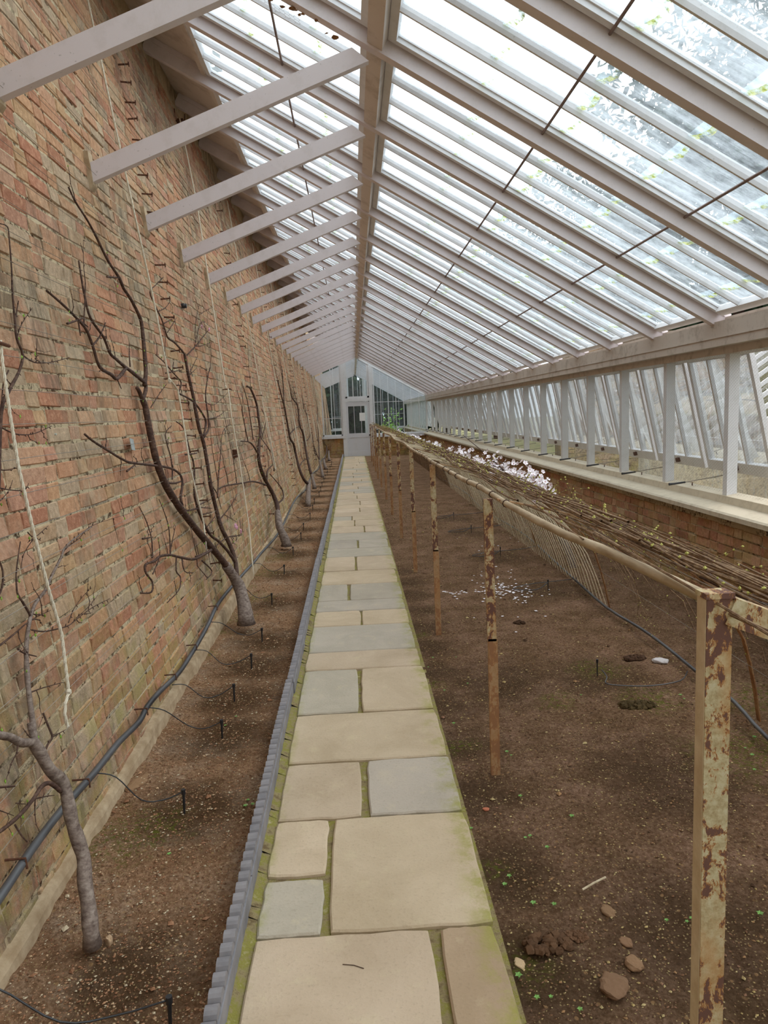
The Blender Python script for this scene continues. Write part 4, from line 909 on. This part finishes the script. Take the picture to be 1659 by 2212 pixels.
t2 = [(T, [(531,1334),(526,1302),(517,1268),(503,1243),(488,1221)], .058, .034),
 (B, [(492,1226),(470,1198),(447,1171),(417,1135),(390,1099),(370,1069),(352,1035),(338,995),(329,958),(320,913),(314,879),(308,864)], .027, .017),
 (B, [(310,868),(301,846),(296,838)], .013, .011), (B, [(308,864),(314,846),(314,829),(301,817),(284,803),(267,790),(250,775),(237,762),(224,729),(195,686),(183,640),(177,608),(170,563)], .013, .004),
 (B, [(312,832),(315,803),(312,760),(308,717),(303,688),(284,649),(267,623),(257,599),(233,563),(210,516),(190,478),(163,436),(148,404)], .014, .004),
 (B, [(272,795),(253,818),(240,809),(215,792),(200,746),(186,712),(169,691),(139,661),(101,628)], .010, .005), (t, [(200,746),(215,728),(228,697)], .006, .003), (t, [(281,792),(279,765),(279,742)], .005, .002),
 (t, [(145,699),(169,691),(180,687)], .006, .003), (t, [(169,691),(174,725)], .005, .003), (t, [(172,692),(190,706)], .005, .003), (t, [(231,598),(258,600)], .006, .004), (t, [(253,818),(262,840)], .004, .002),
 (B, [(394,1092),(390,1075),(394,1045),(388,1024),(363,1010),(295,1001),(270,995),(228,970),(200,952),(183,938)], .010, .005), (t, [(274,1018),(295,1001)], .006, .003),
 (B, [(456,1188),(422,1207),(395,1205),(368,1199),(345,1202),(334,1212),(314,1220),(316,1239),(329,1257),(327,1279),(304,1281)], .010, .004),
 (t, [(329,1205),(327,1162),(314,1121),(300,1094)], .005, .002), (t, [(368,1199),(365,1144),(356,1110),(343,1078)], .005, .002), (t, [(368,1189),(379,1135)], .004, .002), (t, [(381,1203),(381,1234),(390,1248),(386,1275),(361,1302)], .005, .003), (t, [(393,1205),(399,1234),(417,1237)], .005, .003), (t, [(436,1211),(458,1234),(445,1252)], .006, .003),
 (t, [(422,1202),(456,1187),(492,1160),(521,1157)], .006, .003), (t, [(308,1164),(330,1160)], .006, .003), (t, [(330,1240),(345,1200),(341,1160)], .004, .002),
 (B, [(516,1266),(512,1245),(508,1211),(497,1178),(478,1139),(467,1099),(456,1053),(449,1008),(440,958),(431,929),(424,895),(417,855),(408,815),(401,778),(399,766)], .020, .010),
 (B, [(399,766),(391,755),(377,740),(363,730),(356,712),(350,692),(338,666),(324,632),(336,616),(353,599)], .008, .003), (t, [(341,673),(357,665),(368,651)], .004, .002), (t, [(353,699),(375,687)], .005, .002), (t, [(362,718),(381,687)], .004, .002),
 (B, [(404,767),(422,748),(436,731),(451,712)], .006, .003), (t, [(422,740),(432,700),(444,695)], .004, .002), (t, [(422,731),(422,700),(430,657)], .004, .002), (t, [(423,748),(436,747),(456,740)], .004, .002), (t, [(430,680),(450,668),(459,663)], .003, .002), (t, [(410,810),(425,795)], .004, .002), (t, [(411,803),(427,769)], .004, .002),
 (B, [(440,945),(451,925),(449,895),(444,855),(448,820),(453,795)], .009, .004), (t, [(447,800),(430,790)], .004, .002), (t, [(444,868),(458,875),(472,868),(492,848)], .004, .002), (t, [(452,905),(470,900),(484,890)], .005, .002),
 (B, [(440,942),(445,913),(438,895),(422,872),(408,861),(386,850)], .010, .006), (t, [(386,848),(391,826),(372,803),(353,781),(336,766)], .006, .003), (t, [(358,806),(372,803),(390,800)], .005, .003), (t, [(372,803),(375,782)], .004, .003),
 (B, [(510,1218),(494,1193),(472,1169),(454,1155),(436,1121),(427,1098),(420,1065),(420,1019),(417,995),(412,981),(397,927),(381,911)], .013, .004), (t, [(400,982),(412,981),(425,979)], .007, .004), (t, [(427,1098),(404,1103),(392,1095)], .008, .006), (t, [(427,1092),(456,1078)], .006, .003), (t, [(427,1096),(458,1098)], .005, .003), (t, [(435,1112),(458,1106)], .006, .004), (t, [(447,1139),(467,1112)], .006, .003),
 (B, [(470,1075),(472,1031),(476,985),(481,934),(497,915)], .006, .002), (t, [(454,1044),(469,1067),(478,1100)], .005, .003), (t, [(476,1121),(501,1089),(512,1067)], .006, .003), (t, [(485,1112),(512,1128)], .004, .002), (t, [(492,1160),(521,1153),(524,1119)], .005, .002),
 (t, [(372,1035),(372,1013),(368,985),(357,940),(370,920)], .006, .003), (t, [(354,1042),(375,1044),(390,1040)], .008, .006), (t, [(326,880),(345,850),(360,830)], .004, .002)]
T2root, T2b = wall_tree('peach_tree', 'large dark peach tree with two long leaders rising from one thick trunk', t2, 2, 4, .8)
for px, py, r in ((508, 1135, .02), (519, 1148, .018), (511, 1140, .014), (451, 712, .014), (435, 705, .012)):
    p = tpt(px, py, .08) - T2b; mb = MB()
    for q in range(5): a = q*1.256; mb.blob(p + Vector((.004, math.cos(a)*r*.7, math.sin(a)*r*.7)), r*.62, sq=(.3, 1, 1), jit=.2, sub=1)
    tag(mb.build('blossom', M['pink'], T2root), 'pink open blossom')
t3 = [(T, [(618,1171),(610,1153),(603,1134),(600,1106)], .055, .038), (B, [(601,1110),(598,1089),(589,1066),(576,1042),(565,1017),(559,990),(560,954),(562,930),(558,899),(554,872),(542,841),(533,834)], .030, .010),
 (B, [(560,985),(547,963),(538,955),(520,953)], .012, .006), (t, [(536,955),(525,901),(522,883)], .008, .004), (t, [(547,950),(540,901),(533,861),(522,827)], .008, .004), (B, [(576,1042),(578,1017),(589,1004)], .014, .008), (B, [(599,1088),(612,1075),(607,1053),(583,1024)], .012, .006), (B, [(574,1047),(547,1040),(520,1044),(485,1050),(470,1058)], .012, .005), (B, [(592,1017),(589,984),(565,948)], .010, .005), (t, [(565,948),(574,910),(565,883)], .007, .004)]
wall_tree('peach_tree', 'third dark peach tree curving up the wall between the second and third ropes', t3, 3, 16, .9)
t4 = [(T, [(665,1088),(666,1065),(667,1043)], .05, .045), (B, [(665,1045),(656,1035),(647,1013),(639,981),(634,959),(627,948),(623,927),(618,899),(614,878),(607,851),(600,823)], .03, .01), (B, [(614,878),(612,836),(609,809)], .012, .006), (B, [(626,938),(638,925),(650,920)], .012, .008), (t, [(647,1008),(655,995),(668,990)], .012, .006)]
wall_tree('peach_tree', 'fourth peach tree with a pale cut stump beside its stem', t4, 4, 26, .8)
t5 = [(T, [(679,1051),(676,1038),(672,1022)], .04, .03), (B, [(672,1024),(665,995),(659,963),(654,935),(647,917),(643,878),(632,861),(628,849)], .03, .01), (B, [(659,955),(670,940),(665,905),(655,880)], .012, .007)]
wall_tree('peach_tree', 'fifth peach tree, slim and dark, half way down the tall wall', t5, 5, 30, .8)
t6 = [(T, [(697,1028),(694,1012),(690,995)], .04, .03), (B, [(690,995),(688,945),(686,890)], .02, .008), (B, [(690,995),(684,980),(679,965)], .016, .008)]
wall_tree('peach_tree', 'sixth peach tree from the camera on the tall wall', t6, 6, 30, .8)
t7 = [(T, [(703,1010),(700,1000),(700,994)], .045, .035), (B, [(700,995),(706,972),(704,936),(701,890),(698,863)], .025, .010)]
wall_tree('peach_tree', 'seventh peach tree from the camera, dark against the window frame', t7, 7, 30, .8)
t8 = [(T, [(711,993),(710,985),(710,975)], .045, .035), (B, [(710,975),(712,954),(709,915),(706,880)], .025, .010)]
wall_tree('peach_tree', 'last peach tree beside the low brick end wall', t8, 8, 24, .8)

# ------------------------------------------------------------------ curved trellis and its trees on the right
SEC = [(1.96, 0), (1.89, .25), (1.79, .5), (1.62, .73), (1.39, .91), (1.13, 1.05), (.85, 1.165), (.57, 1.235)]
_L = [0]
for a, b in zip(SEC[:-1], SEC[1:]): _L.append(_L[-1] + math.hypot(b[0]-a[0], b[1]-a[1]))
SLN = _L[-1]
def sc(s, y, off=0.0):
    s = max(0, min(SLN - 1e-6, s))
    for i in range(len(SEC) - 1):
        if s <= _L[i+1]:
            t_ = (s - _L[i])/(_L[i+1]-_L[i]); a, b = SEC[i], SEC[i+1]; tx, tz = b[0]-a[0], b[1]-a[1]; l = math.hypot(tx, tz)
            return Vector((a[0] + tx*t_ + tz/l*off, y, a[1] + tz*t_ - tx/l*off))
root = empty('curved_trellis', (.56, 1.28, 0), 'rusting curved fruit trellis with painted corner post and long pole rail', 'trellis'); ob = Vector((.56, 1.28, 0))
PY = [1.28, 3.09, 5.20, 7.32, 9.40, 11.6, 13.8, 16.0, 18.2, 20.4, 22.6, 24.8]
mb = MB(); mb.box((.053, -.022, -.05), (.1, .014, 1.255)); mb.box((.050, -.025, 1.248), (.103, .017, 1.258)); mb.m = 1; mb.box((.0515, -.0205, -.05), (.054, .0125, 1.25))
tag(mb.build('post', [M['rust'], M['creamiron']], root), 'thick square corner post with flaking cream paint and rust')
mb = MB(); P = [sc(SLN*q/14, 1.28) - ob for q in range(14, -1, -1)]
P = [Vector((.095, 0, 1.225))] + [p + Vector((0, 0, -.02)) for p in P if p.x > .17]
for a, b in zip(P[:-1], P[1:]):
    d = b - a; u = Vector((-d.z, 0, d.x)).normalized()*.05; mb.obox(a - u*.5 - Vector((0, .026, 0)), d*1.02, (0, .05, 0), u)
tag(mb.build('end_arch', M['rust'], root), 'rusted arched end bar welded to the corner post')
for k, y in enumerate(PY[1:]):
    mb = MB(); w = .019; x = -.005 + rnd.uniform(-.008, .008); lean = rnd.uniform(-.012, .012); mb.m = 0
    mb.obox((x - w, y - 1.28 - w*.6, .6), (2*w, 0, 0), (0, w*1.2, 0), (lean, 0, .62)); mb.m = 1; mb.obox((x - w*1.05 + .004, y - 1.28 - w*.6, -.05), (2.1*w, 0, 0), (0, w*1.3, 0), (lean*.2, 0, .66))
    mb.build('post', [M['rust'], M['rusto']], root)
RLX = [(1.30, .66), (1.48, .652), (1.62, .643), (1.76, .637), (1.87, .63), (2.01, .615), (2.11, .603), (2.41, .592), (2.84, .586), (3.2, .594), (3.6, .596), (3.94, .577), (4.75, .573), (5.3, .562), (6.2, .58)]
P = [Vector((x - .56, q - 1.28, 1.225)) for q, x in RLX]
for q in np.arange(6.8, 25.5, .5): P.append(Vector((.012 + .012*math.sin(q*2.3), q - 1.28, 1.228 + .008*math.sin(q*1.7))))
mb = MB(); mb.tube(P, [.0128 + .0008*math.sin(i*2) for i in range(len(P))], 10)
tag(mb.build('rail', M['pole'], root, True), 'long pale knobbly pole rail')
for y in np.arange(2.9, 7.5, .31): 
    mb = MB(); yy_ = y + rnd.uniform(-.05, .05); c = Vector((float(np.interp(yy_, [a for a, b in RLX], [b for a, b in RLX])) - .56, yy_ - 1.28, 1.225)); mb.tube([c + Vector((math.cos(a)*.014, rnd.uniform(-.003, .003), math.sin(a)*.014)) for a in np.linspace(0, 6.28, 9)], .003, 4); mb.build('tie', M['bark2'], root)
for k, y in enumerate([3.45, 5.62, 7.9, 10.15, 12.4, 14.6, 16.9, 19.1, 21.4, 23.6]):
    mb = MB(); P = [sc(SLN*q/12, y - .5*q/12) - ob for q in range(0, 13)]
    for a, b in zip(P[:-1], P[1:]): d = b - a; u = Vector((-d.z, 0, d.x)).normalized()*.006; mb.obox(a - Vector((0, .016, 0)), d*1.02, (0, .032, 0), u)
    mb.build('rib', M['rusto'], root)
cn = 0; far = MB(); ncane = 0
y = 5.68
while y < 25:
    sk = rnd.uniform(-.03, .03); P = [sc(SLN*q/9, y + .22*q/9 + sk*q/9, -.012 + rnd.uniform(-.003, .003)) - ob for q in range(0, 10)]
    r = rnd.uniform(.0032, .0048)
    if ncane < 90: mb = MB(); mb.tube(P, [r]*5 + [r*.8]*5, 6); mb.build('cane', M['cane'], root); ncane += 1
    else: far.tube(P, r*1.2, 4)
    y += .098 + (.03 if y > 12 else 0)
tag(far.build('canes', M['shoot'], root), None, kind='stuff')
for z_ in (.35, .75, 1.1, 1.4, 1.7):
    mb = MB(); mb.tube([sc(z_, q, -.015) - ob for q in np.arange(1.3, 25, 1.1)], .0013, 4); mb.build('wire', M['wire'], root)

def trellis_tree(Y_, y_lo, y_hi, label, seed, nshoot, flowers=False, near=False):
    rg = random.Random(seed); base = Vector((2.12, Y_, -.012)); root = empty('fig_tree' if False else 'trained_fruit_tree', base, label, 'tree', 'fruit trees trained over the curved trellis')
    mb = MB(); P = [Vector((2.14, Y_, -.05)), Vector((2.10, Y_ + .05, .15)), Vector((2.0, Y_ + .14, .36)), Vector((1.86, Y_ + .22, .60)), Vector((1.70, Y_ + .3, .80))]
    mb.tube([p - base for p in smooth(P, 4)], [.042 - .0008*i for i in range(17)], 12); mb.build('trunk', M['bark'], root, True)
    sh = MB(); bd = MB(); lim = []
    for k in range(7):
        dr = -1 if k % 2 else 1; s0 = .75 + .12*k*.5; yb = Y_ + .2; L = (y_hi - yb if dr > 0 else yb - y_lo)*rg.uniform(.75, 1.0); s1 = SLN - .28 - .13*k; Pl = []
        if k < 2: s1 = SLN - .72
        for j in range(9):
            q = j/8; s_ = .80 + (s1 - .80)*(1 - (1-q)**2.2); Pl.append(sc(s_ + rg.uniform(-.015, .015), yb + dr*L*q, .03 + rg.uniform(-.006, .012)))
        Pl = smooth(Pl, 3); r0 = .019 if k < 2 else .013; mb = MB(); mb.tube([p - base for p in Pl], [r0*(1 - .6*i/(len(Pl)-1))*(1 + rg.uniform(-.1, .1)) for i in range(len(Pl))], 8); mb.build('branch', M['bark2'] if k > 1 else M['bark'], root, True); lim.append(Pl)
        for _ in range(5):
            p = rg.choice(Pl) - base; sh.blob(p + Vector((0, 0, .01)), rg.uniform(.012, .022), rg, sub=1, sq=(1, 1.3, .8), jit=.35)
    for k in range(nshoot):
        y = rg.uniform(y_lo, y_hi); dr = rg.choice((1, -1)); L = rg.uniform(.8, 2.6); s0 = rg.uniform(SLN*.60, SLN*.98); s0 = min(s0, SLN - .07); s1 = min(SLN - .05, s0 + rg.uniform(-.06, .12)); P = []; of = rg.uniform(.012, .05); am = rg.uniform(-.015, .015)
        for j in range(8):
            q = j/7; P.append(sc(s0 + (s1-s0)*q + am*math.sin(q*5), y + dr*L*(q - .5), of + .012*math.sin(q*6 + k)))
        r = rg.uniform(.0028, .0058); sh.tube([p - base for p in P], [r*(1 - .45*j/7) for j in range(8)], 5, cap=False)
        for j in range(1, 8, 1):
            if rg.random() < .55: bd.blob(P[j] - base + Vector((rg.uniform(-.006, .006), 0, .007)), rg.uniform(.003, .006) if near else .006, rg, sq=(.8, 1.2, 1))
    for k in range(int(nshoot*.7)):                     # thin shoots hanging down the inner face
        y = rg.uniform(y_lo, y_hi); s0 = rg.uniform(.5, 1.4); L = rg.uniform(.3, .8); an = rg.uniform(-.6, .6); P = [sc(max(.05, s0 - L*q/5*math.cos(an)), y + L*q/5*math.sin(an), rg.uniform(-.02, .02)) for q in range(6)]
        sh.tube([p - base for p in P], [.0028, .0026, .0023, .002, .0016, .001], 4, cap=False)
        for j in range(1, 6):
            if rg.random() < .6: bd.blob(P[j] - base, rg.uniform(.0035, .006), rg)
    for k in range(int(nshoot*.35)):                    # shoots springing off the top
        y = rg.uniform(y_lo, y_hi); s0 = rg.uniform(SLN*.55, SLN*.8); p = sc(s0, y, .03); P = [p]; v_ = Vector((rg.uniform(-.1, .6), rg.uniform(-1, 1), rg.uniform(.0, .35))).normalized(); L = rg.uniform(.06, .22)
        for j in range(5): v_ = (v_ + Vector((rg.uniform(-.2, .2), rg.uniform(-.2, .2), rg.uniform(-.25, .1)))).normalized(); P.append(P[-1] + v_*L/5)
        sh.tube([x - base for x in P], [.0032, .003, .0026, .002, .0015, .001], 5, cap=False)
        for x in P[1:]: bd.blob(x - base, rg.uniform(.004, .008), rg)
    tag(sh.build('shoots', M['shoot'], root), None, kind='stuff'); tag(bd.build('buds', M['bud'], root), 'yellow green opening buds', kind='stuff')
    return root, base
R1 = trellis_tree(2.75, 1.35, 5.2, 'nearest fruit tree trained over the trellis behind the corner post, bare with yellow green buds', 21, 95, near=True)
R2, b2 = trellis_tree(7.2, 4.6, 10.2, 'fruit tree on the trellis covered in white blossom', 22, 100)
R3 = trellis_tree(12.2, 9.6, 14.5, 'bare reddish fruit tree on the trellis just beyond the white blossom', 23, 75)
R4 = trellis_tree(17.0, 14, 19.6, 'fruit tree on the trellis second beyond the white blossom, a few pink flowers', 24, 70)
R5 = trellis_tree(22.0, 19.2, 25.2, 'farthest fruit tree on the trellis in front of the end door', 25, 70)
rg = random.Random(5)
def flower(mb_p, mb_c, c, r):
    ax_ = Vector((rg.uniform(-1, .4), rg.uniform(-1, .2), rg.uniform(.1, 1))).normalized(); u = ax_.orthogonal().normalized(); w = ax_.cross(u); ro = rg.random()
    for q in range(5):
        a = q*1.2566 + ro; d = u*math.cos(a) + w*math.sin(a); e = ax_.cross(d)
        P = [c, c + d*r*.5 + e*r*.42 + ax_*r*.2, c + d*r*1.0 + e*r*.3 + ax_*r*.38, c + d*r*1.0 - e*r*.3 + ax_*r*.38, c + d*r*.5 - e*r*.42 + ax_*r*.2]
        mb_p.add(P, [(0, 1, 2, 3, 4)])
    mb_c.blob(c + ax_*r*.15, r*.2, rg)
spots = [(975,975),(980,990),(1000,985),(1008,995),(1003,1000),(1012,978),(1025,1000),(1030,995),(1045,1005),(1050,1015),(1058,990),(1062,1000),(1065,1012),(1055,1022),(1072,1010),(1078,1020),(1085,1010),(1082,1028),(1098,1015),(1105,1025),(1100,1032),(1118,1022),(1110,1040),(1125,1030),(1135,1025),(1128,1042),(1140,1038),(1148,1030),(1145,1048),(1158,1045),(1165,1040),(1155,1055),(1160,1062),(1172,1062),(1180,1068),(990,975),(995,982),(1020,1005),(1088,1035),(1120,1047),(948,972),(955,975),(1150,1040),(1132,1050)]
for k, (px, py) in enumerate(spots):
    p = hit(px, py, (1, 0, 0), 1.30 + rg.uniform(-.08, .08)); P_ = MB(); C_ = MB()
    for q in range(11): flower(P_, C_, p - b2 + Vector((rg.gauss(0, .04), rg.gauss(0, .085), rg.gauss(.012, .034))), rg.uniform(.015, .021))
    P_.m = 0; n0 = len(P_.f)
    b_ = len(P_.v); P_.v += C_.v; P_.m = 1
    for f_ in C_.f: P_.face([b_ + i for i in f_])
    P_.build('blossom_cluster', [M['petal'], M['calyx']], R2)
mb = MB()
for (a_, b_) in (((1180, 1066), (1060, 985)), ((1110, 1035), (1000, 940)), ((1180, 1068), (1010, 978))):
    A_, B_ = hit(*a_, (1, 0, 0), 1.3), hit(*b_, (1, 0, 0), 1.3); mb.tube([A_ - b2, A_.lerp(B_, .5) + Vector((0, 0, .01)) - b2, B_ - b2], [.007, .005, .003], 6)
mb.build('branch', M['bark2'], R2)
# scattered pink flowers farther down
for k in range(16):
    y = rg.uniform(11, 22); p = sc(SLN*rg.uniform(.55, .7), y, .07); P_ = MB(); C_ = MB(); rt = R3 if y < 14.5 else R4 if y < 19.5 else R5
    for q in range(5): flower(P_, C_, p - rt[1] + Vector((rg.gauss(0, .03), rg.gauss(0, .05), rg.gauss(0, .03))), .022)
    P_.build('blossom_cluster', [M['petal']], rt[0])

# ------------------------------------------------------------------ outside
mb = MB(); mb.add([(-60, -30, -.14), (80, -30, -.14), (80, 120, -.14), (-60, 120, -.14)], [(0,1,2,3)]); struct(mb.build('ground_outside', M['grass']), 'rough grass outside the glasshouse')
root = empty('lean_to_frame', (4.5, 7, 0), 'second low glasshouse with a bright ribbed glass roof outside the side lights', 'glasshouse'); ob = Vector((4.5, 7, 0))
def gp(x, y, z): return Vector((x, y, z)) - ob
xe, ze, xr, zr2, ya, yb = 4.5, 1.10, 7.3, 2.95, 1.0, 11.6
mb = MB(); mb.add([gp(xe, ya, ze), gp(xr, ya, zr2), gp(xr, yb, zr2), gp(xe, yb, ze)], [(0,3,2,1)]); mb.build('roof_glass', M['sky_glare'], root)
mb = MB(); mb.add([gp(xe, ya, .3), gp(xe, yb, .3), gp(xe, yb, ze), gp(xe, ya, ze)], [(0,1,2,3)]); mb.add([gp(xe, yb, .3), gp(xr, yb, .3), gp(xr, yb, zr2), gp(xe, yb, ze)], [(0,1,2,3)]); mb.build('side_glass', M['glassw'], root)
mb = MB(); mb.box(gp(xe - .05, ya, -.1), gp(xe + .15, yb, .32)); mb.box(gp(xe, yb - .1, -.1), gp(xr, yb + .1, .32)); mb.box(gp(xr, ya, -.1), gp(xr + .2, yb, 3.0)); tag(mb.build('base_wall', M['conc'], root), 'pale rendered base wall')
d = Vector((xr - xe, 0, zr2 - ze))
for y in np.arange(ya, yb + .01, .44):
    mb = MB(); mb.obox(gp(xe, y - .014, ze), d, (0, .028, 0), (-.03, 0, .045)); mb.build('glazing_bar', M['white2'], root)
mb = MB(); mb.box(gp(xe - .03, ya, ze - .06), gp(xe + .04, yb, ze + .02)); mb.build('eaves_plate', M['white2'], root)
mb = MB(); mb.col = srgb(120, 110, 96); mb.box((4.2, 15.0, -.1), (16, 15.4, 3.0)); bricks(mb, 4.2, 12, .0, 3.0, lambda a, z: Vector((a, 15.0, z)), (0, -1, 0), [(128,112,96),(116,100,86),(140,118,98),(108,98,88)], course=.152, stretcher=.45, header=.225)
tag(mb.build('garden_wall', M['brick']), 'grey brown garden wall outside beyond the second glasshouse', 'wall')
def tree(loc, h, r, label, grp, n, seed, cz=.62):
    rg = random.Random(seed); root = empty('garden_tree', loc, label, 'tree', grp); mb = MB(); mb.tube([(0, 0, -.2), (.1, 0, h*.3), (0, .1, h*.75)], [.28, .22, .08], 8); mb.build('trunk', M['bark2'], root)
    mb = MB(); cs = []
    for k in range(38):
        a = rg.random()*6.28; q = rg.random()**.5*r*.8; z = h*cz + rg.uniform(-1, 1)*h*.32*math.sqrt(max(.1, 1 - (q/r)**2)); cs.append((q*math.cos(a), q*math.sin(a), z, rg.uniform(.2, .42)*r))
    for k in range(n):
        c = rg.choice(cs); v_ = Vector((rg.gauss(0, 1), rg.gauss(0, 1), rg.gauss(0, 1))).normalized()*c[3]*rg.uniform(.6, 1.05); p = Vector(c[:3]) + v_; s_ = rg.uniform(.09, .2)
        a = Vector((rg.gauss(0, 1), rg.gauss(0, 1), rg.gauss(0, 1))).normalized()*s_; b = a.orthogonal().normalized()*s_*.6; mb.add([p - a, p - b, p + a, p + b], [(0,1,2,3)])
    mb.build('crown', M['foliage'], root)
for k, (x, y, h, r) in enumerate([(9.0, 17.5, 11.0, 3.2), (12.5, 24, 12.5, 4.2), (10.5, 33, 12, 4), (17, 20, 10, 4.5), (8.2, 42, 11, 4), (19, 34, 13, 5), (14, 46, 13, 5)]):
    tree((x, y, -.1), h, r, 'green garden tree outside seen through the right roof glass, %s from the camera' % ORD[k], 'trees outside to the right', 11000, 40 + k)
tree((-6.5, 21, -.1), 13.5, 3.2, 'tree behind the tall wall showing through the upper roof lights', 'trees behind the wall', 9000, 60)
for k, (x, y, h, r) in enumerate([(-3.0, 44, 8, 3.4), (1.5, 46, 9, 3.6), (5.5, 44, 8, 3.4), (3.4, 42.5, 4, 2.0), (-.3, 42.6, 4.4, 2.2)]):
    tree((x, y, -.1), h, r, 'dark green shrubby tree behind the far end, %s from the left wall' % ORD[[0, 2, 4, 3, 1][k]], 'greenery behind the far end', 7000, 70 + k, .5)
mb = MB(); rg = random.Random(3)
for k in range(260):
    p = Vector((1.5 + rg.gauss(0, .22), YE + 2.2 + rg.gauss(0, .25), abs(rg.gauss(.75, .38)))); a = Vector((rg.gauss(0, 1), rg.gauss(0, 1), rg.gauss(0, 1))).normalized()*.07; b = a.orthogonal().normalized()*.04; mb.add([p-a, p-b, p+a, p+b], [(0,1,2,3)])
mb.tube([(1.5, YE + 2.2, -.1), (1.5, YE + 2.2, .9)], .02, 6)
tag(mb.build('leafy_shrub', M['leaf']), 'bright green leafy shrub just behind the end glass right of the door', 'shrub')

# ------------------------------------------------------------------ light
w = bpy.data.worlds.new('overcast_sky'); SC.world = w; w.use_nodes = True; nt = w.node_tree; nt.nodes.clear()
o_ = nt.nodes.new('ShaderNodeOutputWorld'); bg = nt.nodes.new('ShaderNodeBackground'); tc = nt.nodes.new('ShaderNodeTexCoord'); sx = nt.nodes.new('ShaderNodeSeparateXYZ'); rmp = nt.nodes.new('ShaderNodeValToRGB')
rmp.color_ramp.elements[0].position = .0; rmp.color_ramp.elements[0].color = (.76, .85, .95, 1); rmp.color_ramp.elements[1].position = .6; rmp.color_ramp.elements[1].color = (.97, .985, 1, 1)
nt.links.new(tc.outputs['Generated'], sx.inputs[0]); nt.links.new(sx.outputs[2], rmp.inputs[0]); nt.links.new(rmp.outputs[0], bg.inputs[0]); bg.inputs[1].default_value = 1.6; nt.links.new(bg.outputs[0], o_.inputs[0])
sd = bpy.data.lights.new('veiled_sun', 'SUN'); sd.energy = 1.1; sd.angle = math.radians(35); sd.color = (1, .985, .96); so = bpy.data.objects.new('veiled_sun', sd); COL.objects.link(so); so.rotation_euler = (math.radians(-8), math.radians(38), 0)
SC.view_settings.view_transform = 'Standard'; SC.view_settings.look = 'None'; SC.view_settings.gamma = 1; SC.view_settings.use_curve_mapping = False; SC.view_settings.exposure = .55
cy = SC.cycles; cy.max_bounces = 7; cy.diffuse_bounces = 4; cy.glossy_bounces = 3; cy.transmission_bounces = 4; cy.transparent_max_bounces = 24; cy.caustics_reflective = False; cy.caustics_refractive = False; cy.sample_clamp_indirect = 6
cy.use_denoising = True
